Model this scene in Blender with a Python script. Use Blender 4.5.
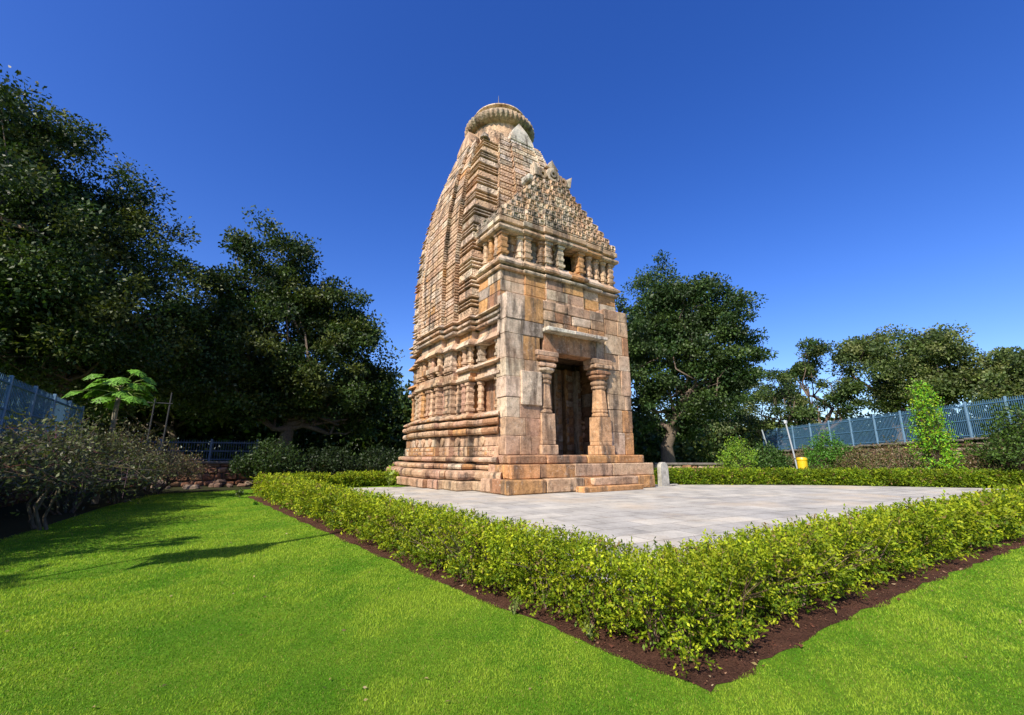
import bpy, math, random
import numpy as np
from mathutils import Vector
C = bpy.context.scene
R = math.radians
for o in list(bpy.data.objects): bpy.data.objects.remove(o)
# ------------------------------------------------------------ camera
EYE = 1.5
TILT = math.atan(97.5/440.0)
YAW = math.atan(292/math.hypot(440, 97.5))
cam = bpy.data.objects.new('camera', bpy.data.cameras.new('camera'))
C.collection.objects.link(cam); C.camera = cam
cam.data.sensor_width = 36; cam.data.lens = 440/1024*36
cam.data.clip_start = .05; cam.data.clip_end = 3000
cam.location = (0, 0, EYE)
cam.rotation_euler = (math.pi/2+TILT, 0, -YAW)
# ------------------------------------------------------------ light
SUN_EL, SUN_DIR = R(42), (-.905, -.425)       # where the sun stands
w = bpy.data.worlds.new('World'); C.world = w; w.use_nodes = True
nt = w.node_tree; bg = nt.nodes['Background']
sky = nt.nodes.new('ShaderNodeTexSky'); sky.sky_type = 'NISHITA'; sky.sun_disc = False
sky.sun_elevation = SUN_EL; sky.sun_rotation = math.atan2(SUN_DIR[0], SUN_DIR[1])
sky.air_density = 1.0; sky.dust_density = 1.0; sky.ozone_density = 4.0; sky.altitude = 300
hs = nt.nodes.new('ShaderNodeHueSaturation'); hs.inputs['Hue'].default_value = .521; hs.inputs['Saturation'].default_value = 1.3; hs.inputs['Value'].default_value = 1.0
gm = nt.nodes.new('ShaderNodeGamma'); gm.inputs[1].default_value = 1.0
nt.links.new(sky.outputs[0], hs.inputs['Color']); nt.links.new(hs.outputs[0], gm.inputs[0])
nt.links.new(gm.outputs[0], bg.inputs[0]); bg.inputs[1].default_value = .14
sl = bpy.data.lights.new('sun', 'SUN'); sl.energy = 5; sl.angle = R(.5); sl.color = (1, .92, .79)
so = bpy.data.objects.new('sun', sl); C.collection.objects.link(so)
sd = Vector((SUN_DIR[0]*math.cos(SUN_EL), SUN_DIR[1]*math.cos(SUN_EL), math.sin(SUN_EL)))
so.rotation_euler = sd.to_track_quat('Z', 'Y').to_euler(); so.location = (-20, -10, 30)
C.view_settings.view_transform = 'Standard'; C.view_settings.look = 'None'
C.view_settings.exposure = .6; C.view_settings.gamma = 1
C.render.engine = 'CYCLES'
# ------------------------------------------------------------ helpers
rng = np.random.default_rng(7); random.seed(7)
fw = np.array([math.sin(YAW)*math.cos(TILT), math.cos(YAW)*math.cos(TILT), math.sin(TILT)])
rt = np.array([math.cos(YAW), -math.sin(YAW), 0]); up = np.cross(rt, fw)
def far(x, y, dist):                          # a point in that direction at a chosen horizontal distance
    r = fw + rt*(x-512)/440 - up*(y-357.5)/440
    return r*(dist/math.hypot(r[0], r[1])) + np.array([0, 0, EYE])
def unit(v): return v/np.maximum(np.linalg.norm(v, axis=-1, keepdims=True), 1e-9)

class MB:
    def __init__(s): s.v = []; s.f = []; s.t = []
    def add(s, vs, fs, tint):
        n = len(s.v); s.v.extend(vs)
        for f in fs: s.f.append([i+n for i in f]); s.t.append(tint)
    def build(s, name, mat, parent=None, smooth=False):
        m = bpy.data.meshes.new(name)
        m.from_pydata([tuple(map(float, p)) for p in s.v], [], s.f); m.update()
        a = m.attributes.new('tint', 'FLOAT_COLOR', 'FACE')
        a.data.foreach_set('color', np.array([(t[0], t[1], t[2], 1) for t in s.t], dtype=np.float32).ravel())
        m.materials.append(mat)
        if smooth: m.polygons.foreach_set('use_smooth', [True]*len(m.polygons))
        o = bpy.data.objects.new(name, m); C.collection.objects.link(o)
        if parent:
            o.parent = parent
            o.matrix_parent_inverse = parent_matrix(parent).inverted()
        return o
def parent_matrix(p):
    from mathutils import Matrix
    M = Matrix.Translation(p.location) @ p.rotation_euler.to_matrix().to_4x4()
    return M
def quads(name, V, tint, mat, parent=None, k=4):
    """V: (N,k,3) faces, tint (N,3)"""
    n = len(V); m = bpy.data.meshes.new(name)
    m.vertices.add(n*k); m.vertices.foreach_set('co', V.astype(np.float32).ravel())
    m.loops.add(n*k); m.loops.foreach_set('vertex_index', np.arange(n*k, dtype=np.int32))
    m.polygons.add(n); m.polygons.foreach_set('loop_start', np.arange(0, n*k, k, dtype=np.int32))
    m.polygons.foreach_set('loop_total', np.full(n, k, dtype=np.int32)); m.update()
    a = m.attributes.new('tint', 'FLOAT_COLOR', 'FACE')
    a.data.foreach_set('color', np.concatenate([tint, np.ones((n, 1))], 1).astype(np.float32).ravel())
    m.materials.append(mat)
    o = bpy.data.objects.new(name, m); C.collection.objects.link(o)
    if parent:
        o.parent = parent; o.matrix_parent_inverse = parent_matrix(parent).inverted()
    return o
def tag(o, label=None, cat=None, group=None, kind=None):
    if label: o['label'] = label
    if cat: o['category'] = cat
    if group: o['group'] = group
    if kind: o['kind'] = kind
    return o
def thing(name, label, cat, loc, group=None):
    o = bpy.data.objects.new(name, None); C.collection.objects.link(o); o.location = loc
    o.empty_display_size = .3
    return tag(o, label, cat, group)

# ------------------------------------------------------------ materials
def mat(name, rough=.85, spec=.3):
    m = bpy.data.materials.new(name); m.use_nodes = True
    b = m.node_tree.nodes['Principled BSDF']; b.inputs['Roughness'].default_value = rough
    b.inputs['Specular IOR Level'].default_value = spec
    return m, m.node_tree, b
def N(nt, t, **k):
    n = nt.nodes.new(t)
    for a, v in k.items():
        if a in n.inputs: n.inputs[a].default_value = v
        else: setattr(n, a, v)
    return n
def noise(nt, scale, detail=6, vec=None, rough=.6, sc=None):
    n = N(nt, 'ShaderNodeTexNoise'); n.inputs['Scale'].default_value = scale
    n.inputs['Detail'].default_value = detail; n.inputs['Roughness'].default_value = rough
    if vec is None:
        tc = N(nt, 'ShaderNodeNewGeometry'); vec = tc.outputs['Position']
    if sc:
        mp = N(nt, 'ShaderNodeMapping'); mp.inputs['Scale'].default_value = sc
        nt.links.new(vec, mp.inputs['Vector']); vec = mp.outputs[0]
    nt.links.new(vec, n.inputs['Vector']); return n
def ramp(nt, src, stops):
    r = N(nt, 'ShaderNodeValToRGB'); e = r.color_ramp.elements
    while len(e) < len(stops): e.new(.5)
    for el, (p, c) in zip(e, stops):
        el.position = p; el.color = (c, c, c, 1) if isinstance(c, (int, float)) else (*c, 1)
    nt.links.new(src, r.inputs[0]); return r
def mix(nt, a, b, f, mode='MIX'):
    m = N(nt, 'ShaderNodeMix', data_type='RGBA', blend_type=mode)
    for s, v in ((6, a), (7, b), (0, f)):
        if isinstance(v, (int, float)): m.inputs[s].default_value = v if s == 0 else (v, v, v, 1)
        elif isinstance(v, tuple): m.inputs[s].default_value = (*v, 1)
        else: nt.links.new(v, m.inputs[s])
    return m.outputs[2]
def bump(nt, b, h, strength=.4, dist=.02):
    n = N(nt, 'ShaderNodeBump'); n.inputs['Strength'].default_value = strength; n.inputs['Distance'].default_value = dist
    nt.links.new(h, n.inputs['Height']); nt.links.new(n.outputs[0], b.inputs['Normal'])
def attr(nt): 
    a = N(nt, 'ShaderNodeAttribute'); a.attribute_name = 'tint'; return a.outputs['Color']
def stone_mat(name, carve=0., dark=1.):
    m, nt, b = mat(name, .9, .15)
    col = attr(nt)
    n1 = noise(nt, 1.3, 8, rough=.7); r1 = ramp(nt, n1.outputs[0], [(.3, .66), (.5, 1.0), (.7, 1.25)])
    c = mix(nt, col, r1.outputs[0], 1.0, 'MULTIPLY')
    n2 = noise(nt, 1.0, 6, sc=(2.2, 2.2, .35)); r2 = ramp(nt, n2.outputs[0], [(.49, 0.), (.62, .85)])
    c = mix(nt, c, (.11, .085, .065), r2.outputs[0])           # weather streaks
    n3 = noise(nt, 9, 5); r3 = ramp(nt, n3.outputs[0], [(.58, 0.), (.72, .5)])
    c = mix(nt, c, (.50, .45, .37), r3.outputs[0])            # pale lichen
    n5 = noise(nt, .5, 4); r5 = ramp(nt, n5.outputs[0], [(.48, 0.), (.7, .5)])
    c = mix(nt, c, (.46, .25, .13), r5.outputs[0])
    n8 = noise(nt, 4.5, 7, rough=.72); r8 = ramp(nt, n8.outputs[0], [(.36, .62), (.5, 1.0), (.66, 1.12)])
    c = mix(nt, c, r8.outputs[0], 1.0, 'MULTIPLY')
    n6 = noise(nt, 28, 4, rough=.75); r6 = ramp(nt, n6.outputs[0], [(.35, .55), (.5, 1.0), (.7, 1.15)])
    c = mix(nt, c, r6.outputs[0], 1.0, 'MULTIPLY')
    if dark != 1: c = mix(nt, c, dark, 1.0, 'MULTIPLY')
    nt.links.new(c, b.inputs['Base Color'])
    n4 = noise(nt, 14, 8, rough=.75)
    h = n4.outputs[0]
    if carve:
        v = N(nt, 'ShaderNodeTexVoronoi', feature='F1'); v.inputs['Scale'].default_value = 7
        g = N(nt, 'ShaderNodeNewGeometry'); nt.links.new(g.outputs['Position'], v.inputs['Vector'])
        rr = ramp(nt, v.outputs['Distance'], [(.15, 1.), (.5, 0.)])
        h = mix(nt, n4.outputs[0], rr.outputs[0], carve)
    n7 = noise(nt, 2.6, 4); hm = mix(nt, h, n7.outputs[0], .45)
    bump(nt, b, hm, 1.0, .09 if carve else .07)
    return m
M = {}
M['stone'] = stone_mat('sandstone'); M['carved'] = stone_mat('carved_sandstone', .6); M['inner'] = stone_mat('sooty_shaded_stone', .3, .42)  # inner: soot tone, darkened also to stand in for the chamber's shade
def leaf_mat(name, trans=.35, rough=.45, spec=.35):
    m, nt, b = mat(name, rough, spec)
    c = attr(nt); nt.links.new(c, b.inputs['Base Color'])
    t = N(nt, 'ShaderNodeBsdfTranslucent'); c2 = mix(nt, c, (1.25, 1.3, .55), 1.0, 'MULTIPLY'); nt.links.new(c2, t.inputs[0])
    ms = N(nt, 'ShaderNodeMixShader'); ms.inputs[0].default_value = trans
    nt.links.new(b.outputs[0], ms.inputs[1]); nt.links.new(t.outputs[0], ms.inputs[2])
    nt.links.new(ms.outputs[0], nt.nodes['Material Output'].inputs[0]); return m
M['leaf'] = leaf_mat('tree_leaves', .25, .5, .3); M['hleaf'] = leaf_mat('hedge_leaves', .36, .55, .2); M['blade'] = leaf_mat('grass_blades', .4, .6, .15)
def plain(name, rough=.8, var=.25, scale=6, spec=.3, bstr=.3, metal=0):
    m, nt, b = mat(name, rough, spec); n = noise(nt, scale, 6)
    r = ramp(nt, n.outputs[0], [(.3, 1-var), (.7, 1+var)])
    nt.links.new(mix(nt, attr(nt), r.outputs[0], 1.0, 'MULTIPLY'), b.inputs['Base Color'])
    b.inputs['Metallic'].default_value = metal
    bump(nt, b, n.outputs[0], bstr, .02); return m
M['bark'] = plain('bark', .95, .4, 9, .1, .8); M['metal'] = plain('painted_steel', .5, .12, 4, .4, .05); M['plastic'] = plain('plastic', .4, .06, 4, .5, .02)
M['rock'] = plain('rough_stone', .95, .4, 5, .1, 1.0)

# ------------------------------------------------------------ ground
def sheet(name, poly, z, m, kind='structure'):
    b = MB(); b.add([(x, y, z) for x, y in poly], [list(range(len(poly)))], (.5, .5, .5))
    return tag(b.build(name, m), kind=kind)
# hedge and bed lines (world metres)
MUL = [(1.0, 19.6), (1.62, 13.0), (2.42, 5.0), (2.84, 2.02), (4.9, 2.12), (8.0, 2.08), (12, 1.95), (19, 1.6), (40, .4)]   # outer edge of the planting bed
m, nt, b = mat('lawn_soil', .95, .1)
n1 = noise(nt, 1.1, 5); n2 = noise(nt, 30, 6, rough=.8)
c = mix(nt, (.08, .19, .010), (.17, .27, .02), ramp(nt, n1.outputs[0], [(.35, 0.), (.65, 1.)]).outputs[0])
c = mix(nt, c, ramp(nt, n2.outputs[0], [(.3, .6), (.7, 1.35)]).outputs[0], 1.0, 'MULTIPLY')
nt.links.new(c, b.inputs['Base Color']); bump(nt, b, n2.outputs[0], 1.0, .03)
sheet('lawn', [(-1500, -1500), (1500, -1500), (1500, 1500), (-1500, 1500)], 0, m)
m, nt, b = mat('bed_soil', .95, .1)
n1 = noise(nt, 60, 8, rough=.8); n2 = noise(nt, 3, 4)
c = mix(nt, (.045, .02, .013), (.19, .09, .057), ramp(nt, n1.outputs[0], [(.38, 0.), (.66, 1.)]).outputs[0])
c = mix(nt, c, ramp(nt, n2.outputs[0], [(.3, .75), (.7, 1.25)]).outputs[0], 1.0, 'MULTIPLY')
nt.links.new(c, b.inputs['Base Color']); bump(nt, b, n1.outputs[0], 1.0, .05)
shade_ground, nt_, b_ = mat('painted_shade', .95, .1); dn = noise(nt_, 12, 6); nt_.links.new(mix(nt_, (.012, .016, .005), (.05, .05, .02), dn.outputs[0]), b_.inputs['Base Color'])  # dark colour stands in for the shade below the left shrubs
# wobbled outer edge so that the bed has a cut edge
edge = []
for (x0, y0), (x1, y1) in zip(MUL[:-1], MUL[1:]):
    L = math.hypot(x1-x0, y1-y0); k = max(2, int(L/.12))
    if L > 12: k = 20
    for i in range(k):
        t = i/k; jx = 0 if i == 0 else 1
        q = .035*math.sin(7*(x0+(x1-x0)*t)+5*(y0+(y1-y0)*t))+random.uniform(-.025, .025)
        nx, ny = (y1-y0)/L, -(x1-x0)/L
        edge.append((x0+(x1-x0)*t+nx*q*jx, y0+(y1-y0)*t+ny*q*jx))
edge.append(MUL[-1])
bed = MB()
inner = []
for x, y in edge:
    inner.append((x+.9, y) if y > 2.9 and x < 4 else (max(x, 3.55), max(y+.9, 2.9)))
vs = [(x, y, .004) for x, y in edge]+[(x, y, .03) for x, y in inner]
n = len(edge); bed.add(vs, [[i, i+1, n+i+1, n+i] for i in range(n-1)], (.5, .5, .5))
tag(bed.build('planting_bed', m), kind='structure')
sheet('shrub_shade', [(-5.3, 5), (-3.3, 5), (-3.1, 12), (-2.7, 18), (-1.9, 22.5), (3.2, 24.2), (9, 24.6), (9, 30), (-5.5, 30)], .006, shade_ground)  # dark sheet over the lawn: shade under the shrubs painted as ground colour
# clods and chips lying on the bed
cl = MB()
for i in range(5200):
    j = int(len(edge)*random.random()**1.0)
    if j >= len(edge)-1: continue
    (x, y), (xi, yi) = edge[j], inner[j]
    d = math.hypot(x, y)
    if d > 14: continue
    t = random.random()**1.3*.6; px, py = x+(xi-x)*t+random.uniform(-.06, .06), y+(yi-y)*t+random.uniform(-.06, .06)
    s = random.uniform(.004, .016)*(1 if random.random() < .93 else 1.8)
    k = random.random()
    col = (.10, .04, .025) if k < .75 else ((.22, .12, .07) if k < .93 else (.3, .22, .13))
    zz = .012+.02*t
    P = [(px+random.uniform(-s, s), py+random.uniform(-s, s), zz+random.uniform(-.2, .9)*s) for _ in range(4)]
    cl.add(P, [[0, 1, 2], [0, 2, 3], [0, 3, 1], [1, 3, 2]], col)
tag(cl.build('bed_litter', M['rock']), 'reddish soil crumbs and dry leaf bits scattered on the bed under the hedges', 'litter', kind='stuff')
# paving
m, nt, b = mat('paving', .8, .3)
g = N(nt, 'ShaderNodeNewGeometry')
mp = N(nt, 'ShaderNodeMapping'); mp.inputs['Rotation'].default_value = (0, 0, R(4)); nt.links.new(g.outputs['Position'], mp.inputs['Vector'])
wv = noise(nt, 1.2, 3); wm = mix(nt, mp.outputs[0], wv.outputs['Color'], .06)
bt = N(nt, 'ShaderNodeTexBrick'); bt.inputs['Scale'].default_value = 1.0; bt.inputs['Brick Width'].default_value = 1.15; bt.inputs['Row Height'].default_value = .62
bt.inputs['Mortar Size'].default_value = .014; bt.inputs['Mortar Smooth'].default_value = .3
bt.inputs['Color1'].default_value = (.36, .345, .31, 1); bt.inputs['Color2'].default_value = (.48, .45, .38, 1); bt.inputs['Mortar'].default_value = (.2, .18, .15, 1)
nt.links.new(wm, bt.inputs['Vector'])
n1 = noise(nt, .9, 8, rough=.7); n2 = noise(nt, 20, 5); n3 = noise(nt, .35, 4)
c = mix(nt, bt.outputs[0], ramp(nt, n1.outputs[0], [(.3, .62), (.5, .98), (.68, 1.22)]).outputs[0], 1.0, 'MULTIPLY')
c = mix(nt, c, (.54, .43, .29), ramp(nt, n3.outputs[0], [(.5, 0.), (.7, .6)]).outputs[0])
c = mix(nt, c, ramp(nt, n2.outputs[0], [(.3, .85), (.7, 1.1)]).outputs[0], 1.0, 'MULTIPLY')
nt.links.new(c, b.inputs['Base Color'])
hh = mix(nt, n2.outputs[0], bt.outputs['Fac'], .5, 'SUBTRACT'); bump(nt, b, hh, .4, .02)
# raised pavement slab with a real edge
pp = [(2.05, 19.7), (3.62, 2.98), (8, 2.95), (12.5, 2.8), (19, 2.5), (30.6, 1.2), (29.5, 5.0), (25.0, 10.8), (18.9, 15.1), (17.2, 26), (8.4, 27.5), (8.0, 20.6), (2.9, 21.9)]
ps = MB(); n = len(pp)
ps.add([(x, y, .05) for x, y in pp]+[(x, y, -.1) for x, y in pp], [list(range(n))[::1]]+[[i, n+i, n+(i+1) % n, (i+1) % n] for i in range(n)], (.5, .5, .5))
tag(ps.build('pavement', m), kind='structure')
PZ = .05

# ------------------------------------------------------------ stone work
PAL = dict(orange=(.55, .29, .12), tan=(.55, .37, .235), cream=(.62, .485, .35), pink=(.45, .28, .19), grey=(.36, .30, .23), pale=(.58, .52, .43), rust=(.38, .20, .11))
def pick(ws):
    ks = list(ws); k = random.choices(ks, [ws[a] for a in ks])[0]; c = PAL[k]; f = random.uniform(.88, 1.09); g_ = random.uniform(.96, 1.04)
    return (c[0]*f, c[1]*f*g_, c[2]*f)
T_BASE = dict(orange=1.5, tan=5, cream=1.2, pink=3.5, rust=1); T_WALL = dict(orange=1.6, tan=5, cream=3, pink=1.0, rust=.5)
T_PORCH = dict(orange=2.4, tan=5, cream=2.5, pink=1.0, rust=1, grey=.5); T_TOWER = dict(tan=6, cream=4, pink=.3, orange=.15, grey=.3)
T_GREY = dict(grey=2, cream=3, tan=3); T_STEP = dict(orange=3, tan=3, pink=1.5, rust=1.5); T_QUOIN = dict(cream=4, tan=5, orange=.6); T_ROOF = dict(grey=3, cream=2, tan=4)
def block(mb, O, U, V_, W_, dims, tint, ch=.02, jit=.008):
    """chamfered box: origin corner O, axes U V W (unit), dims"""
    O, U, V_, W_ = map(np.array, (O, U, V_, W_)); a, b_, c_ = dims; ch = min(ch, .3*min(a, b_, c_))
    vs, idx = [], {}
    for i in (0, 1):
        for j in (0, 1):
            for k in (0, 1):
                base = np.array([i*a, j*b_, k*c_]); s = np.array([1-2*i, 1-2*j, 1-2*k])
                jj = np.array([random.uniform(-jit, jit) for _ in range(3)])
                for ax in range(3):
                    p = base+s*ch; p[ax] = base[ax]; p = p+jj
                    idx[(i, j, k, ax)] = len(vs); vs.append(O+U*p[0]+V_*p[1]+W_*p[2])
    F = []
    def q(*a): F.append([idx[x] for x in a])
    for s in (0, 1):
        q((s, 0, 0, 0), (s, 1, 0, 0), (s, 1, 1, 0), (s, 0, 1, 0)); q((0, s, 0, 1), (1, s, 0, 1), (1, s, 1, 1), (0, s, 1, 1)); q((0, 0, s, 2), (1, 0, s, 2), (1, 1, s, 2), (0, 1, s, 2))
    for i in (0, 1):
        for j in (0, 1):
            q((i, j, 0, 0), (i, j, 1, 0), (i, j, 1, 1), (i, j, 0, 1)); q((i, 0, j, 0), (i, 1, j, 0), (i, 1, j, 2), (i, 0, j, 2)); q((0, i, j, 1), (1, i, j, 1), (1, i, j, 2), (0, i, j, 2))
            for k in (0, 1): q((i, j, k, 0), (i, j, k, 1), (i, j, k, 2))
    mb.add(vs, F, tint)
X_, Y_, Z_ = (1, 0, 0), (0, 1, 0), (0, 0, 1)
def cb(mb, x0, x1, y0, y1, z0, z1, tint, ch=.02, jit=.008): block(mb, (x0, y0, z0), X_, Y_, Z_, (x1-x0, y1-y0, z1-z0), tint, ch, jit)
def ashlar(mb, O, U, Nn, length, z0, z1, depth, T, hole=None, ch=.024, hmin=.42, hmax=.72, lmin=.6, lmax=1.5, jit=.01):
    """courses of blocks on the face through O along U, outward Nn"""
    z = z0; O = np.array(O, float); U = np.array(U, float); Nn = np.array(Nn, float)
    while z < z1-.05:
        h = random.uniform(hmin, hmax)
        if z1-z-h < .3: h = z1-z
        segs = [(0, length)]
        if hole:
            a, b_, c_, d_ = hole
            if z+h*.5 > c_ and z+h*.5 < d_: segs = [(0, a), (b_, length)]
        for s0, s1 in segs:
            t = s0
            while t < s1-.02:
                l = random.uniform(lmin, lmax)
                if s1-t-l < .4: l = s1-t
                o = random.uniform(-.02, .02)
                P = O+U*(t+.007)+Nn*(o-depth); P[2] = z+.006
                block(mb, P, U, Nn, Z_, (l-.014, depth, h-.012), pick(T), ch*random.uniform(.7, 1.9), jit*1.4)
                if random.random() < .12:                      # a chipped, patched piece
                    pass
                t += l
        z += h
def side_poly(Wd, pp_, pb, kx=.64, px=.36):
    s = [(-Wd, 0, 'k'), (-kx*Wd, 0, 's'), (-kx*Wd, pp_, 'p'), (-px*Wd, pp_, 's'), (-px*Wd, pb, 'b'), (px*Wd, pb, 's'), (px*Wd, pp_, 'p'), (kx*Wd, pp_, 's'), (kx*Wd, 0, 'k')]
    return s
def plan(cx, cy, Wd, pp_=.25, pb=.5):
    out = []
    for si, (ux, uy, nx, ny) in enumerate(((1, 0, 0, -1), (0, 1, 1, 0), (-1, 0, 0, 1), (0, -1, -1, 0))):
        for t, o, tg in side_poly(Wd, pp_, pb):
            out.append((cx+ux*t+nx*(Wd+o), cy+uy*t+ny*(Wd+o), tg, si))
    return out
def rect_plan(x0, x1, y0, y1, steps=None):
    out = []
    if steps:
        cx = (x0+x1)/2; pts = [(x0, y0, 'f', 0)]
        for hx, o in steps: pts += [(cx-hx, pts[-1][1], 's', 0), (cx-hx, y0-o, 'f', 0)]
        for i in range(len(steps)-1, -1, -1):
            hx = steps[i][0]; no = steps[i-1][1] if i else 0
            pts += [(cx+hx, pts[-1][1], 's', 0), (cx+hx, y0-no, 'f', 0)]
        out = pts
    else: out = [(x0, y0, 'f', 0)]
    return out+[(x1, y0, 'r', 1), (x1, y1, 'bk', 2), (x0, y1, 'l', 3)]
def band(mb, pl, prof, T, z0=0, blk=.9, jit=.012, only=None, sides=None, inner=.25, gap=.011, wfun=None):
    """sweep a profile round a stepped plan, cut into blocks; prof: dict tag->[(o,z)] or list"""
    n = len(pl)
    for i in range(n):
        x0, y0, tg, si = pl[i]; x1, y1 = pl[(i+1) % n][:2]
        if only and tg not in only: continue
        if sides is not None and si not in sides: continue
        pr_ = prof.get(tg, prof.get('*')) if isinstance(prof, dict) else prof
        if pr_ is None: continue
        A, B = np.array([x0, y0]), np.array([x1, y1]); L = np.linalg.norm(B-A)
        if L < 1e-4: continue
        d = (B-A)/L; nn = np.array([d[1], -d[0]])
        def nrm(j):
            P, Q = np.array(pl[j % n][:2]), np.array(pl[(j+1) % n][:2]); e = Q-P; e = e/np.linalg.norm(e); return np.array([e[1], -e[0]])
        nA, nB = nrm(i-1), nrm(i+1)
        k = max(1, int(round(L/blk))); cuts = [0]+sorted([(j+random.uniform(-.18, .18))/k for j in range(1, k)])+[1]
        for a, c_ in zip(cuts[:-1], cuts[1:]):
            dj = random.uniform(-jit, jit); tint = pick(T)
            pts = [(o+dj, z) for o, z in pr_]; pts = [(-inner, pts[0][1])]+pts+[(-inner, pts[-1][1])]
            ring = []
            for t, first in ((a, True), (c_, False)):
                end = (t == 0 and first) or (t == 1 and not first)
                for o, z in pts:
                    if end: c2 = (A+o*nn+o*nA) if first else (B+o*nn+o*nB)
                    else: c2 = A+d*(t*L+(gap if first else -gap))+o*nn
                    ring.append((c2[0], c2[1], z0+z))
            m_ = len(pts); F = [[j, m_+j, m_+j+1, j+1] for j in range(m_-1)]
            F += [[m_-1, 2*m_-1, m_, 0], list(range(m_))[::-1][::-1], list(range(m_, 2*m_))[::-1]]
            mb.add(ring, F, tint)
def torus(o0, o1, z0, z1, k=5):
    return [(o0, z0)]+[(o0+(o1-o0)*math.sin(math.pi*j/k)**.6, z0+(z1-z0)*(.5-.5*math.cos(math.pi*j/k))) for j in range(1, k)]+[(o0, z1)]
def slab(o, z0, z1, c=.03): return [(o-c, z0), (o, z0+c), (o, z1-c), (o-c, z1)]
def eave(o, z0, z1): return [(o-.05, z0), (o, z0+.05), (o*.45, z1-.03), (o*.3, z1)]
def lathe(mb, cx, cy, prof, tint, seg=8, rot=0, ribs=0, amp=0, sq=False):
    vs = []; n = len(prof)
    for r, z in prof:
        for k in range(seg):
            a = 2*math.pi*k/seg+rot; rr = r*(1+amp*math.cos(ribs*a)) if ribs else r
            vs.append((cx+rr*math.cos(a), cy+rr*math.sin(a), z))
    F = [[j*seg+k, j*seg+(k+1) % seg, (j+1)*seg+(k+1) % seg, (j+1)*seg+k] for j in range(n-1) for k in range(seg)]
    F += [list(range(seg))[::-1], list(range((n-1)*seg, n*seg))]
    mb.add(vs, F, tint)
def colonnette(name, x, y, z0, z1, r, parent, T=T_WALL, square=False, core=None):
    mb = MB(); z = z0; t = pick(T); seg = 4 if square else 8; rot = math.pi/4 if square else math.pi/8; k = 1.35 if square else 1
    h = z1-z0; un = max(3, int(h/.26)); hh = h/un; prof = []
    for i in range(un):
        zz = z0+i*hh; f = 1.15 if i in (0, un-1) else (1. if i % 2 else .92)
        prof += [(r*k*.76, zz+.02), (r*k*.79, zz+hh*.3), (r*k*f*.94, zz+hh*.4), (r*k*f*.97, zz+hh*.76), (r*k*.78, zz+hh*.86)]
    lathe(mb, x, y, prof, t, seg, rot)
    return mb.build(name, M['stone'], parent)

TX, TY = 13.1, 21.73                      # centre of the tower
temple = thing('stone_temple', 'tall tapering tan sandstone temple tower with a pillared porch and a ribbed disc on top', 'temple', (13.2, 19.0, PZ))
# plinth of three tiers under the porch
def tier(mb, x0, x1, y0, y1, z0, z1, lm=1.2):
    ashlar(mb, (x0, y0, 0), X_, (0, -1, 0), x1-x0, z0, z1, .5, T_STEP, ch=.03, hmin=z1-z0, hmax=z1-z0, lmin=lm, lmax=lm*2.1, jit=.014)
    ashlar(mb, (x0, y1, 0), (0, -1, 0), (-1, 0, 0), y1-y0-.5, z0, z1, .5, T_STEP, ch=.03, hmin=z1-z0, hmax=z1-z0, lmin=.5, lmax=.9, jit=.014)
    ashlar(mb, (x1, y0+.5, 0), (0, 1, 0), (1, 0, 0), y1-y0-.5, z0, z1, .5, T_STEP, ch=.03, hmin=z1-z0, hmax=z1-z0, lmin=.5, lmax=.9, jit=.014)
    cb(mb, x0+.45, x1-.45, y0+.45, y1, z0+.01, z1-.006, pick(T_STEP))
mb = MB()
tier(mb, 8.9, 16.98, 14.05, 16.1, PZ, .6); tier(mb, 9.25, 17.3, 14.37, 16.1, .6, 1.14); tier(mb, 9.4, 17.1, 14.72, 16.1, 1.14, 1.5)
mb.build('plinth', M['stone'], temple)
mb = MB(); cb(mb, 12.15, 15.55, 13.5, 14.06, PZ-.03, .28, PAL['orange'], .035, .02); mb.build('entrance_step', M['stone'], temple)
mb = MB(); cb(mb, 12.95, 15.5, 13.76, 14.05, .28, .58, PAL['tan'], .035, .02); mb.build('entrance_step', M['stone'], temple)

# porch walls
PY = 15.15; XL, XR = 9.52, 16.95
mb = MB()
# left corner quoins (whole depth, pale), then the pier
z = 1.5
while z < 8.35:
    h = random.uniform(.5, 1.1); h = 8.4-z if 8.4-z-h < .4 else h
    wq = random.uniform(.55, 1.0)
    cb(mb, XL+random.uniform(-.02, .02), XL+wq, PY+random.uniform(-.02, .02), PY+.74, z+.004, z+h-.004, pick(T_QUOIN), .02, .012)
    # rest of the course up to the pillar
    t = XL+wq+.008; end = 11.3 if z < 5.7 else 11.5
    while t < end-.05:
        l = random.uniform(.5, 1.1); l = end-t if end-t-l < .35 else l
        cb(mb, t, t+l-.008, PY+random.uniform(-.03, .03), PY+.74, z+.004, z+h-.004, pick(T_PORCH), .02, .012)
        t += l
    z += h
cb(mb, 10.25, 11.3, PY-.09, PY+.1, 3.55, 5.0, PAL['cream'], .02, .012)      # patched slab standing proud
ashlar(mb, (15.3, PY, 0), X_, (0, -1, 0), XR-15.3, 1.5, 8.7, .74, T_PORCH, hmin=.5, hmax=1.25, lmin=.6, lmax=1.2, jit=.014)
ashlar(mb, (11.5, PY, 0), X_, (0, -1, 0), 3.79, 7.02, 8.4, .74, T_PORCH, hmin=.42, hmax=.5, lmin=.6, lmax=1.5, jit=.014)
mb.build('porch_wall', M['stone'], temple)
mb = MB(); ashlar(mb, (11.5, PY+.03, 0), X_, (0, -1, 0), 3.79, 6.0, 7.0, .7, dict(rust=3, grey=2, tan=1), hmin=1, hmax=1, lmin=1.2, lmax=2, jit=.01)
mb.build('lintel', M['stone'], temple)
mb = MB(); mb2 = PAL['pale']
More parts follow.
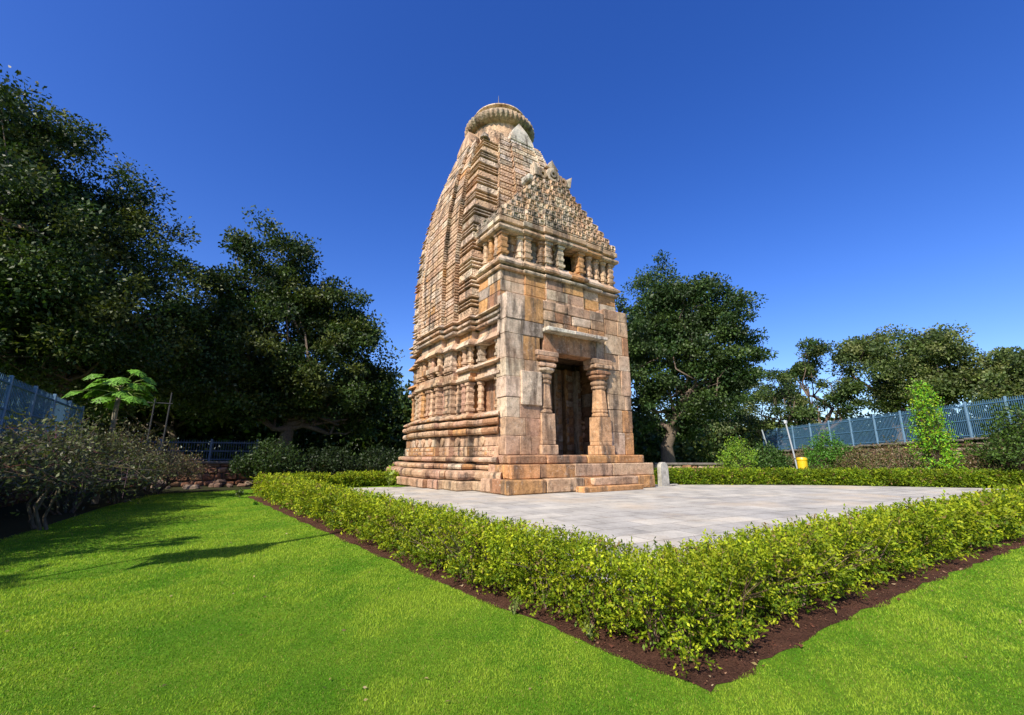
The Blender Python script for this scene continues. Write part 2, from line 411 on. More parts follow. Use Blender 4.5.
for a, b_ in ((11.45, 13.0), (13.01, 14.2), (14.21, 15.1)): cb(mb, a, b_, PY-.42, PY+.3, 6.88+random.uniform(-.01, .01), 7.06, pick(dict(pale=2, cream=1)), .03, .012)
mb.build('door_hood', M['stone'], temple)
# two door pillars
for px_ in (11.62, 14.98):
    mb = MB(); y = PY+.26; t = (.50, .23, .09); r2 = math.sqrt(2)
    def sq(r, z0, z1, tt=t, c=.03): cb(mb, px_-r, px_+r, y-r, y+r, z0, z1, tt, c, .006)
    t = (.53, .31, .165) if px_ > 14 else PAL['tan']
    sq(.45, 1.5, 1.92, t, .03); sq(.38, 1.92, 2.12, t, .04)
    lathe(mb, px_, y, [(.38*1.38, 2.12), (.36*1.38, 3.25)], t, 4, math.pi/4)
    lathe(mb, px_, y, [(.36, 3.25), (.41, 3.29), (.41, 3.37), (.36, 3.41), (.36, 3.45), (.40, 3.49), (.40, 3.56), (.35, 3.6)], t, 8, math.pi/8)
    lathe(mb, px_, y, [(.385, 3.6), (.31, 4.55)], t, 8, math.pi/8)
    lathe(mb, px_, y, [(.31, 4.55), (.37, 4.6), (.37, 4.68), (.31, 4.72), (.36, 4.76), (.4, 4.82), (.4, 4.92), (.32, 4.96), (.32, 5.02)], (.40, .26, .16), 12)
    pil = mb.build('pillar', M['stone'], temple)
    mb = MB()
    def sq2(r, rx, z0, z1): cb(mb, px_-rx, px_+rx, y-r, y+r, z0, z1, pick(dict(tan=2, grey=1, rust=2)), .04, .01)
    lathe(mb, px_, y, [(.32, 5.02), (.5, 5.12), (.52, 5.2), (.36, 5.26)], pick(T_PORCH), 16)
    sq2(.42, .46, 5.27, 5.45); sq2(.36, .4, 5.45, 5.55); sq2(.44, .56, 5.55, 5.75); sq2(.4, .62, 5.75, 6.0)
    mb.build('capital', M['stone'], pil)
# dark chamber behind the door: side walls, back wall with jambs, ceiling, floor
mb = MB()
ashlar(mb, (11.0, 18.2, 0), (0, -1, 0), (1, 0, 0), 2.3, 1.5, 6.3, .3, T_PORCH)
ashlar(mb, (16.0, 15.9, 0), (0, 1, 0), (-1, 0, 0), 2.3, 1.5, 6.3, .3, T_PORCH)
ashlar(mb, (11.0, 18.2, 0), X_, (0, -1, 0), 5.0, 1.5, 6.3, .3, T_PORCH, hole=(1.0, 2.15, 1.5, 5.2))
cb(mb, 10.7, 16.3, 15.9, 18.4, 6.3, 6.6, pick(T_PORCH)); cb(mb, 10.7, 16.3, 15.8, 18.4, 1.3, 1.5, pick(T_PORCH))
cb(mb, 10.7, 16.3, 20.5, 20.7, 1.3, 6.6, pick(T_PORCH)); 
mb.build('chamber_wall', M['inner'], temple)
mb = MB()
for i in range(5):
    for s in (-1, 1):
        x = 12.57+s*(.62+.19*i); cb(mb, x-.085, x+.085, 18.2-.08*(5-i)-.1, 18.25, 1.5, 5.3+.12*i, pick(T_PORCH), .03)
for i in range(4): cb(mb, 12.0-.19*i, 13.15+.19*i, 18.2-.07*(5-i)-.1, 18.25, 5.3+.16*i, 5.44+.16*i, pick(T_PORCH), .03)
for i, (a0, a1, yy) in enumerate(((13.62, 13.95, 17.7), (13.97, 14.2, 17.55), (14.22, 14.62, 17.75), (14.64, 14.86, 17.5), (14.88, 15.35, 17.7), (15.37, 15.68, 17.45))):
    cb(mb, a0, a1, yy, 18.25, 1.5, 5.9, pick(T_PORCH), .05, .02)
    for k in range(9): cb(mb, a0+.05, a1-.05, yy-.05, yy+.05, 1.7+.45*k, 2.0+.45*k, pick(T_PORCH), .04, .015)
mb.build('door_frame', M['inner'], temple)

# ---- main body walls
BW = 3.7
P_body = plan(TX, TY, BW, .25, .5)
P_ante = rect_plan(9.72, 16.8, 15.86, 18.6); P_ante_b = rect_plan(10.12, 16.4, 15.86, 18.6)
def both(mb, prof, T, **k):
    band(mb, P_body, prof, T, sides=(1, 2, 3), **k); band(mb, P_body, prof, T, sides=(0,), only=('k',), **k)
    band(mb, P_ante_b if prof[0][1] < 1.15 and prof[1][0] > .5 else P_ante, prof, T, only=('l', 'r'), **k)
mb = MB()
both(mb, slab(1.22, PZ, .44, .05), T_BASE, blk=.9, jit=.05, inner=.1)
both(mb, torus(.82, 1.06, .45, .86), T_BASE, blk=.75, jit=.05, inner=.1)
both(mb, torus(.6, .78, .88, 1.12, 4), T_BASE, blk=.9, jit=.03)
both(mb, slab(.35, 1.12, 1.2), T_BASE)
both(mb, torus(.42, .55, 1.2, 1.42, 4), T_BASE, jit=.02)
both(mb, slab(.26, 1.43, 1.86), T_BASE)
both(mb, slab(.22, 1.87, 2.34), T_WALL, blk=1.3)
both(mb, torus(.2, .42, 2.36, 2.66), T_BASE, jit=.02)
both(mb, slab(.14, 2.66, 2.74), T_WALL)
both(mb, torus(.2, .44, 2.74, 3.04), T_BASE, jit=.02)
both(mb, slab(.12, 3.04, 3.1), T_WALL)
both(mb, [(.3, 3.1), (.4, 3.14), (.4, 3.2), (.12, 3.36)], T_WALL)
mb.build('base_moulding', M['stone'], temple)
mb = MB(); RUSTY = dict(orange=4, rust=2, tan=1)
both(mb, slab(-.3, 3.34, 4.86), RUSTY, inner=.5); both(mb, slab(-.3, 5.3, 6.9), RUSTY, inner=.5)
both(mb, slab(.0, 6.9, 7.3, .02), T_WALL)
mb.build('niche_wall', M['stone'], temple)
mb = MB()
both(mb, [(.18, 4.84), (.26, 4.9), (.26, 5.02), (.1, 5.06), (.1, 5.24), (.0, 5.3)], T_WALL, jit=.02)
both(mb, slab(.06, 5.06, 5.4), T_WALL)
mb.build('string_course', M['stone'], temple); mb = MB()
both(mb, [(.26, 6.5), (.32, 6.54), (.3, 6.6), (.12, 6.84), (.06, 6.9)], T_QUOIN, jit=.02)
both(mb, slab(.26, 7.3, 7.46, .04), T_GREY); both(mb, slab(.12, 7.46, 7.56), T_GREY)
both(mb, [(.14, 7.56), (.28, 7.6), (.28, 7.7), (.14, 7.76)], T_GREY); both(mb, slab(.1, 7.76, 7.86), T_WALL)
both(mb, [(.25, 7.84), (.34, 7.88), (.3, 7.96), (.1, 8.06)], T_GREY)
mb.build('wall_cornice', M['stone'], temple)
# eaves over single niches on the corner bands and the vestibule (between the tiers)
mb = MB()
band(mb, P_body, [(.26, 5.36), (.31, 5.4), (.28, 5.46), (.1, 5.62)], T_QUOIN, only=('k',)); band(mb, P_ante, [(.32, 5.4), (.38, 5.44), (.34, 5.5), (.1, 5.66)], T_QUOIN, only=('l', 'r'))
band(mb, P_body, [(.16, 5.62), (.2, 5.66), (.2, 5.9), (.1, 5.94)], T_WALL, only=('b',), sides=(1, 2, 3), blk=.5)
mb.build('niche_eave', M['stone'], temple)
# relief carving on the frieze: shields and lattice blocks
def on_side(fn, sides=(3, 0)):
    n = len(P_body)
    for i in range(n):
        x0, y0, tg, si = P_body[i]; x1, y1 = P_body[(i+1) % n][:2]
        if tg == 's' or si not in sides: continue
        fn(np.array([x0, y0]), np.array([x1, y1]), tg)
    fn(np.array([9.72, 18.0]), np.array([9.72, 15.9]), 'v')
def relief(A, B, tg):
    L = np.linalg.norm(B-A); d = (B-A)/L; nn = np.array([d[1], -d[0]])
    mb = MB()
    k = 1 if tg != 'b' else 3
    for j in range(k):
        c = A+d*L*(j+.5)/k+nn*.23; t = pick(T_BASE)
        rr = .2; vs = []                                        # kite shaped shield
        sh = [(-.16, 2.24), (.0, 2.3), (.16, 2.24), (.2, 2.12), (.12, 1.98), (0, 1.9), (-.12, 1.98), (-.2, 2.12)]
        for o, s in ((-.05, 1.15), (.05, 1.0), (.08, .5)):
            for a, z in sh: q = c+d*a*s+nn*o; vs.append((q[0], q[1], 2.1+(z-2.1)*s))
        F = [[a*8+b_, a*8+(b_+1) % 8, (a+1)*8+(b_+1) % 8, (a+1)*8+b_] for a in (0, 1) for b_ in range(8)]+[list(range(16, 24))]
        sb_ = MB(); sb_.add(vs, F, t); sb_.build('carved_shield', M['stone'], temple)
    k = int(L/.2)
    for j in range(k):
        for zz in (1.5, 1.68):
            c = A+d*L*(j+.5)/k+nn*.24
            P = c-d*.07; block(mb, (P[0], P[1], zz), (d[0], d[1], 0), (nn[0], nn[1], 0), Z_, (.14, .05, .13), pick(T_BASE), .02, .01)
    k = int(L/.13)
    for j in range(k):
        c = A+d*L*(j+.5)/k+nn*.32
        P = c-d*.045; block(mb, (P[0], P[1], 3.11), (d[0], d[1], 0), (nn[0], nn[1], 0), Z_, (.085, .12, .1), pick(T_BASE), .02, .006)
    mb.build('lattice_relief', M['stone'], temple)
on_side(relief, (3,))
# colonnettes and small carved figures standing in the niches, two tiers
def figure(mb, x, y, z, h, nn, t):
    d = np.array([-nn[1], nn[0]])
    lathe(mb, x, y, [(.05, z), (.11*h, z+.06*h), (.09*h, z+.3*h), (.14*h, z+.5*h), (.10*h, z+.62*h), (.16*h, z+.78*h), (.06*h, z+.84*h), (.10*h, z+.92*h), (.04*h, z+1.02*h)], t, 7, random.random())
def niches(A, B, tg):
    L = np.linalg.norm(B-A); d = (B-A)/L; nn = np.array([d[1], -d[0]])
    for z0, z1, tr in ((3.36, 4.86, 0), (5.42 if tg not in 'kv' else 5.64, 6.56, 1)):
        if tg == 'b': ts = (.06, .2, .5, .64, .94); rad = (.14, .17, .17, .14, .17)
        elif tg == 'k': ts = (.1, .5, .9); rad = (.13, .16, .15)
        elif tg == 'p': ts = (.18, .5, .82); rad = (.15, .2, .15)
        else: ts = (.16, .9); rad = (.15, .16)
        for t, r in zip(ts, rad):
            c = A+d*L*t-nn*(r*.6-.06)
            colonnette('colonnette', c[0], c[1], z0, z1, r*1.18, temple, square=(tg == 'p' or random.random() < .35))
        if tg in 'kb':
            for t in ((.3, .7) if tg == 'k' else (.35, .79)):
                figs = MB(); c = A+d*L*t-nn*.22; figure(figs, c[0], c[1], z0+.03, (z1-z0)*.82, nn, pick(RUSTY)); figs.build('niche_figure', M['carved'], temple, True)
on_side(niches, (3,))

# ---- curved tower
zk = [8, 11.5, 14.5, 17, 19, 20.5, 22]; wk = [3.82, 3.82, 3.6, 3.15, 2.58, 2.12, 1.6]
def Wz(z): return float(np.interp(z, zk, wk))
tower = MB()
FLAT = {}
z = 8.06
while z < 20.4:
    h = .44; W0 = Wz(z); s = Wz(z+h)-W0
    pl = plan(TX, TY, W0, .07*W0, .125*W0)
    top = z < 20.0
    face = [(-.09, 0), (-.09, .03), (0, .04), (s*.3, h*.42), (s*.3-.05, h*.44), (s*.3-.05, h*.5), (s*.5, h*.52), (s*.9, h-.05), (s-.09, h-.04), (s-.09, h)]
    comb = []
    for j in range(3):
        a = h/3*j; q = s*j/3; comb += [(q-.09, a), (q-.09, a+.04), (q+.02, a+.05), (q+.03, a+.12), (q-.02, a+.15)]
    comb += [(s-.09, h)]
    T = T_TOWER if z < 17 else dict(cream=3, tan=2.5, grey=1.2, pale=1)
    band(tower, pl, {'p': face, 'b': face, 's': comb}, T, z0=z, blk=.8, only=('p', 'b', 's') if z < 20 else ('b',), jit=.018)
    z += h+.004
z = 8.06; kk = 0
while z < 19.1:
    h = 1.0; W0 = Wz(z); W1 = Wz(z+h); s = W1-W0
    pl = plan(TX, TY, W0, .07*W0, .125*W0)
    def q(o, zz): return (o+s*zz/h, zz)
    pk = [q(-.02, 0), q(.02, .02), q(.02, .36), q(-.18, .38), q(-.18, .46), q(.08, .48), q(.1, .5), q(.08, .56), q(-.16, .58), q(-.16, .66), q(.06, .68), q(.08, .7), q(.06, .76), q(-.16, .78), q(-.16, .86), q(.1, .88), q(.12, .91), q(.05, .97), q(-.1, .99)]
    band(tower, pl, {'k': pk}, T_GREY if kk % 3 else T_TOWER, z0=z, blk=1.0, only=('k',), jit=.02, inner=.4)
    z += h+.004; kk += 1
# heart of the tower, fills behind the facing
vs = []; zz = [7.9, 11.5, 14.5, 17, 19, 20.3, 20.7]
for a in zz:
    q = max(Wz(a)-.2, .5)
    for sx, sy in ((-1, -1), (1, -1), (1, 1), (-1, 1)): vs.append((TX+sx*q, TY+sy*q, a))
tower.add(vs, [[i*4+j, i*4+(j+1) % 4, i*4+4+(j+1) % 4, i*4+4+j] for i in range(len(zz)-1) for j in range(4)]+[[len(vs)-4, len(vs)-3, len(vs)-2, len(vs)-1]], PAL['tan'])
# little relief bosses carved on the facing stones
for zc in np.arange(8.5, 19.6, .504):
    W0 = Wz(zc); n_ = 1
    for t in (-.5, .5, -.22, 0., .22):
        o = (.06 if abs(t) == .5 else .125)*W0
        for nx, ny in ((-1, 0), (0, -1)):
            if ny == -1 and zc < 16: continue
            cx_ = TX+nx*(W0+o)+(t*W0 if nx == 0 else 0); cy_ = TY+ny*(W0+o)+(t*W0 if ny == 0 else 0)
            if random.random() < .75: continue
            d = (1, 0, 0) if ny else (0, 1, 0); sz = .11+.05*random.random()
            block(tower, np.array([cx_, cy_, zc-.36])-np.array(d)*sz-np.array([nx*.05, ny*.05, 0]), d, (nx, ny, 0), Z_, (2*sz, .08, .2), pick(T_TOWER), .03, .02)
tower.build('tower', M['carved'], temple)
# pointed pale stones closing the middle bands
for nx, ny in ((0, -1), (-1, 0), (1, 0), (0, 1)):
    mb = MB(); z0 = 19.9; d = np.array([-ny, nx, 0]); nn = np.array([nx, ny, 0]); W0 = Wz(z0)+.125*Wz(z0)+.05; W1 = Wz(20.9)+.28; W2 = Wz(21.3)+.1
    out = [(-.85, z0, W0), (.85, z0, W0), (.8, 20.1, Wz(20.1)+.42), (.5, 20.8, Wz(20.8)+.5), (0, 21.5, Wz(20.8)+.3), (-.5, 20.8, Wz(20.8)+.5), (-.8, 20.1, Wz(20.1)+.42)]
    c = np.array([TX, TY, 0]); vs = [c+d*a+nn*o+np.array([0, 0, z]) for a, z, o in out]+[c+d*a+nn*(o-.5)+np.array([0, 0, z]) for a, z, o in out]
    mb.add(vs, [[0, 1, 2, 3, 5, 6], [3, 4, 5]]+[[i, 7+i, 7+(i+1) % 7, (i+1) % 7] for i in range(7)], PAL['pale'] if ny == -1 else PAL['tan']); mb.build('band_finial', M['stone'], temple)
mb = MB(); t = PAL['tan']
lathe(mb, TX, TY, [(2.0, 20.0), (2.0, 20.9), (1.8, 20.95), (1.75, 21.9)], t, 32)
mb.build('neck', M['stone'], temple)
mb = MB()
pf = [(1.7, 21.75), (1.95, 21.8), (2.12, 21.9), (2.24, 22.05), (2.26, 22.2), (2.2, 22.35), (2.05, 22.48), (1.8, 22.56), (1.5, 22.6)]
lathe(mb, TX, TY, pf, (.34, .28, .20), 46*6, 0, 46, .03)
mb.build('ribbed_disc', M['stone'], temple)
mb = MB()
lathe(mb, TX, TY, [(1.75, 22.5), (1.85, 22.6), (1.85, 22.75), (1.6, 22.8), (1.55, 23.05), (1.75, 23.1), (1.72, 23.2), (1.3, 23.45), (.8, 23.72), (.4, 23.85), (.38, 23.95), (.05, 24.0)], PAL['cream'], 32)
mb.build('cap_stone', M['stone'], temple)
mb = MB(); lathe(mb, TX-.1, TY, [(.03, 23.9), (.03, 24.7), (.01, 25.3)], (.15, .12, .1), 6); mb.build('rod', M['metal'], temple)
# small seated carving on the near corner of the tower
mb = MB()
for s in range(4):
    lathe(mb, TX-2.55+.12*s, TY-2.55+.12*s, [(.1, 19.1), (.27-.05*s, 19.15+.15*s), (.2-.03*s, 19.35+.12*s), (.1, 19.5+.1*s)], (.28, .24, .19), 8, s)
mb.build('corner_carving', M['carved'], temple)

# ---- attic over the porch
AX0, AX1, AY = 9.66, 16.86, 15.86; AC = (AX0+AX1)/2
P_at = rect_plan(AX0, AX1, AY, 18.9, [(2.3, .1), (1.15, .2)])
F_ = ('f', 's', 'l', 'r')
mb = MB()
for a, b_ in ((8.1, 8.72), (8.72, 9.24), (9.24, 9.72)): band(mb, P_at, slab(0, a+.004, b_-.004, .02), T_PORCH, only=F_, blk=1.0, jit=.015, inner=.4)
mb.build('attic_wall', M['stone'], temple)
mb = MB()
band(mb, P_at, torus(.02, .16, 9.72, 9.92, 4), T_ROOF, only=F_); band(mb, P_at, slab(.0, 9.92, 10.0), T_ROOF, only=F_)
band(mb, P_at, [(.1, 10.0), (.22, 10.04), (.24, 10.14), (.14, 10.22), (.03, 10.36), (0, 10.44)], T_QUOIN, only=F_)
mb.build('gallery_sill', M['stone'], temple); mb = MB()
band(mb, P_at, [(.08, 11.66), (.2, 11.7), (.24, 11.78), (.22, 11.88), (.08, 11.98)], T_QUOIN, only=F_, inner=.6)
band(mb, P_at, slab(.08, 11.98, 12.06), T_ROOF, only=F_, inner=.6)
band(mb, P_at, [(.1, 12.06), (.18, 12.1), (.18, 12.3), (.1, 12.4)], T_ROOF, only=F_, inner=.6)
mb.build('porch_cornice', M['stone'], temple)
mb = MB()
x0 = AX0+.25
ashlar(mb, (x0, AY+.2, 0), X_, (0, -1, 0), AX1-.25-x0, 10.4, 11.68, .3, dict(rust=3, orange=2, tan=2, grey=1), hole=(13.2-x0, 14.25-x0, 10.45, 11.66), hmin=.4, hmax=.44, lmin=.4, lmax=.8)
ashlar(mb, (AX0+.2, 18.6, 0), (0, -1, 0), (-1, 0, 0), 2.5, 10.4, 11.68, .3, RUSTY, hmin=.6, hmax=.64)
ashlar(mb, (AX1-.2, AY+.3, 0), (0, 1, 0), (1, 0, 0), 2.5, 10.4, 11.68, .3, RUSTY, hmin=.6, hmax=.64)
cb(mb, AX0+.5, AX1-.5, 18.0, 18.3, 10.3, 12, PAL['grey'])
mb.build('gallery_wall', M['stone'], temple)
for x in (9.84, 10.8, 11.1, 11.95, 12.25, 13.0, 14.35, 15.05, 15.65, 16.15, 16.66):
    o = .2 if abs(x-AC) < 1.1 else (.1 if abs(x-AC) < 2.25 else 0)
    colonnette('gallery_colonnette', x, AY+.02-o+.1, 10.42, 11.7, .21, temple, T_QUOIN, square=x in (9.84, 11.1, 12.25, 13.0, 14.35, 16.66))
for y in (16.35, 16.9, 17.4): colonnette('gallery_colonnette', AX0+.1, y, 10.42, 11.7, .15, temple, T_QUOIN)
# ---- stepped pyramid of small arched motifs
mb = MB()
def motif(O, d, nn, wd, h, dep, tint):
    O = np.array(O, float); d = np.array(d, float); nn = np.array(nn, float)
    block(mb, O+d*.01-nn*dep, d, nn, Z_, (wd-.02, dep, h*.92), tint, .03, .018)
    e = random.uniform(.04, .08)
    for u0, u1, v0, v1 in ((.04, .26, .08, .72), (.74, .96, .08, .72), (.1, .9, .7, .9), (.4, .6, .14, .5)):
        P = O+d*wd*u0+np.array([0, 0, h*v0])-nn*.03
        block(mb, P, d, nn, Z_, (wd*(u1-u0), .03+e*(1.0 if v1 > .6 else .6), h*(v1-v0)), tint, .02, .014)
NT = 9; zt = 12.4; ht = .36
for i in range(NT):
    f = i/(NT-1); hw = 3.7-2.6*f; yf = 15.74+.6*f; z0 = zt+i*ht
    # slab below each row
    xa, xb = AC-hw, AC+hw
    for sgn in (1,):
        t = xa
        while t < xb-.1:
            l = random.uniform(.28, .4); l = xb-t if xb-t-l < .22 else l
            m_ = t+l/2; o = .2 if abs(m_-AC) < .33*hw else (.1 if abs(m_-AC) < .66*hw else 0)
            motif((t, yf-o, z0+.05), X_, (0, -1, 0), l, ht-.05, .5, pick(T_ROOF))
            cb(mb, t, t+l, yf-o-.05, yf+.4, z0-.02, z0+.045, pick(T_ROOF), .015, .01)
            t += l
    ye = 18.9
    t = yf+.1
    while t < ye:
        l = random.uniform(.4, .52); motif((xa, t+l, z0+.05), (0, -1, 0), (-1, 0, 0), l, ht-.05, .4, pick(T_ROOF)); motif((xb, t, z0+.05), (0, 1, 0), (1, 0, 0), l, ht-.05, .4, pick(T_ROOF))
        cb(mb, xa-.05, xa+.3, t, t+l, z0-.02, z0+.045, pick(T_ROOF), .015, .01); cb(mb, xb-.3, xb+.05, t, t+l, z0-.02, z0+.045, pick(T_ROOF), .015, .01)
        t += l
    cb(mb, xa+.2, xb-.2, yf+.2, ye, z0-.02, z0+ht, pick(T_ROOF))
mb.build('porch_roof', M['stone'], temple)
# crest: a horseshoe roundel between two horned stones
mb = MB(); zc = zt+NT*ht; yc = 16.45
def ring(cx, cz, r0, r1, y0, y1, t, K=16):
    vs = []
    for r, y in ((r1, y0), (r1, y1), (r0, y1), (r0, y0)):
        for k in range(K): a = 2*math.pi*k/K; vs.append((cx+r*math.cos(a), y, cz+r*math.sin(a)))
    mb.add(vs, [[a*K+b_, ((a+1) % 4)*K+b_, ((a+1) % 4)*K+(b_+1) % K, a*K+(b_+1) % K] for a in range(4) for b_ in range(K)], t)
g_ = PAL['grey']; t2 = PAL['cream']
cb(mb, AC-1.15, AC+1.15, yc, 17.6, zc, zc+.2, t2); cb(mb, AC-.8, AC+.8, yc+.15, 17.6, zc+.2, zc+.9, pick(T_ROOF))
ring(AC, zc+.55, .24, .42, yc+.2, yc-.07, t2); ring(AC, zc+.6, .1, .2, yc+.15, yc-.1, g_)
for s in (-1, 1):
    ring(AC+s*.7, zc+.36, .1, .24, yc+.2, yc-.1, pick(T_ROOF))
    vs = [(AC+s*.8, yc-.06, zc+.2), (AC+s*1.2, yc-.06, zc+.2), (AC+s*1.28, yc-.1, zc+.85), (AC+s*.95, yc-.06, zc+.62)]
    vs += [(x, y+.4, z) for x, y, z in vs]; mb.add(vs, [[0, 1, 2, 3], [4, 5, 6, 7], [0, 1, 5, 4], [1, 2, 6, 5], [2, 3, 7, 6], [3, 0, 4, 7]], t2)
vs = [(AC-.4, yc, zc+1.0), (AC+.4, yc, zc+1.0), (AC+.12, yc, zc+1.3), (AC, yc, zc+1.5), (AC-.12, yc, zc+1.3)]; vs += [(x, y+.35, z) for x, y, z in vs]
mb.add(vs, [[0, 1, 2, 3, 4], [5, 6, 7, 8, 9]]+[[i, (i+1) % 5, 5+(i+1) % 5, 5+i] for i in range(5)], t2)
cb(mb, AC-1.75, AC-1.35, 16.3, 16.9, zc-.4, zc-.02, PAL['pale'], .08, .05)
mb.build('roof_crest', M['stone'], temple)

# ---- marker stone beside the steps
mt = MB(); x0, x1, y0 = 17.72, 18.28, 14.3
out = [(x0, PZ-.04), (x1, PZ-.04), (x1-.02, .95), (x1-.1, 1.1), (x1-.22, 1.16), (x0+.18, 1.15), (x0+.06, 1.08), (x0+.02, .95)]
vs = [(x, y0, z) for x, z in out]+[(x, y0+.22, z) for x, z in out]; n = len(out)
mt.add(vs, [list(range(n)), list(range(n, 2*n))[::-1]]+[[i, (i+1) % n, n+(i+1) % n, n+i] for i in range(n)], (.36, .34, .29))
tag(mt.build('marker_stone', M['rock']), 'upright grey stone slab with rounded top at the right end of the temple steps', 'stone marker')
mt = MB(); cb(mt, 18.3, 18.85, 14.25, 14.6, PZ-.02, .13, (.3, .28, .24), .04, .03)
tag(mt.build('flat_stone', M['rock']), 'low flat grey stone lying against the upright marker stone', 'stone')

# ------------------------------------------------------------ plants
def leafs(Cn, size, direc, ratio=.5, droop=0., rg=rng, fold=.15):
    """N leaves: centre base, length, direction -> (N,4,3) rhombi"""
    n = len(Cn); d = unit(direc); side = unit(np.cross(d, unit(rg.normal(size=(n, 3)))))
    nn = np.cross(d, side); s = size[:, None] if np.ndim(size) else size
    p0 = Cn; p2 = Cn+d*s; mid = Cn+d*s*.5+nn*s*fold
    return np.stack([p0, mid+side*s*ratio*.5, p2, mid-side*s*ratio*.5], 1)
def tube(mb, pts, rad, tint, seg=6):
    pts = [np.array(p, float) for p in pts]; vs = []
    for i, p in enumerate(pts):
        d = pts[min(i+1, len(pts)-1)]-pts[max(i-1, 0)]; d = d/np.linalg.norm(d)
        a = np.cross(d, [0, 0, 1] if abs(d[2]) < .9 else [1, 0, 0]); a = a/np.linalg.norm(a); b_ = np.cross(d, a)
        for k in range(seg): t = 2*math.pi*k/seg; vs.append(p+(a*math.cos(t)+b_*math.sin(t))*rad[i])
    mb.add(vs, [[i*seg+k, i*seg+(k+1) % seg, (i+1)*seg+(k+1) % seg, (i+1)*seg+k] for i in range(len(pts)-1) for k in range(seg)]+[list(range(seg)), list(range((len(pts)-1)*seg, len(pts)*seg))], tint)
def wob(a, b_, n, amp):
    a, b_ = np.array(a, float), np.array(b_, float); L = np.linalg.norm(b_-a)
    out = [a]
    for i in range(1, n): out.append(a+(b_-a)*i/n+rng.normal(size=3)*amp*L/n*math.sin(math.pi*i/n)*2)
    return out+[b_]
def sprig_leaves(P, D, ls, per, rg, spread=.9, cols=None):
    """P sprig bases, D directions; per leaves along each"""
    n = len(P); L = ls*2.2
    t = np.tile(np.linspace(.15, 1, per), n); Pi = np.repeat(P, per, 0); Di = np.repeat(unit(D), per, 0); Li = np.repeat(L, per)
    base = Pi+Di*(t*Li)[:, None]
    dr = Di*.55+unit(rg.normal(size=base.shape))*spread
    size = np.repeat(ls, per)*rg.uniform(.65, 1.15, n*per)
    return leafs(base, size, dr, .48, rg=rg), t
HC = np.array([[.17, .235, .010], [.24, .30, .013], [.34, .37, .018], [.10, .165, .010], [.20, .13, .05]])
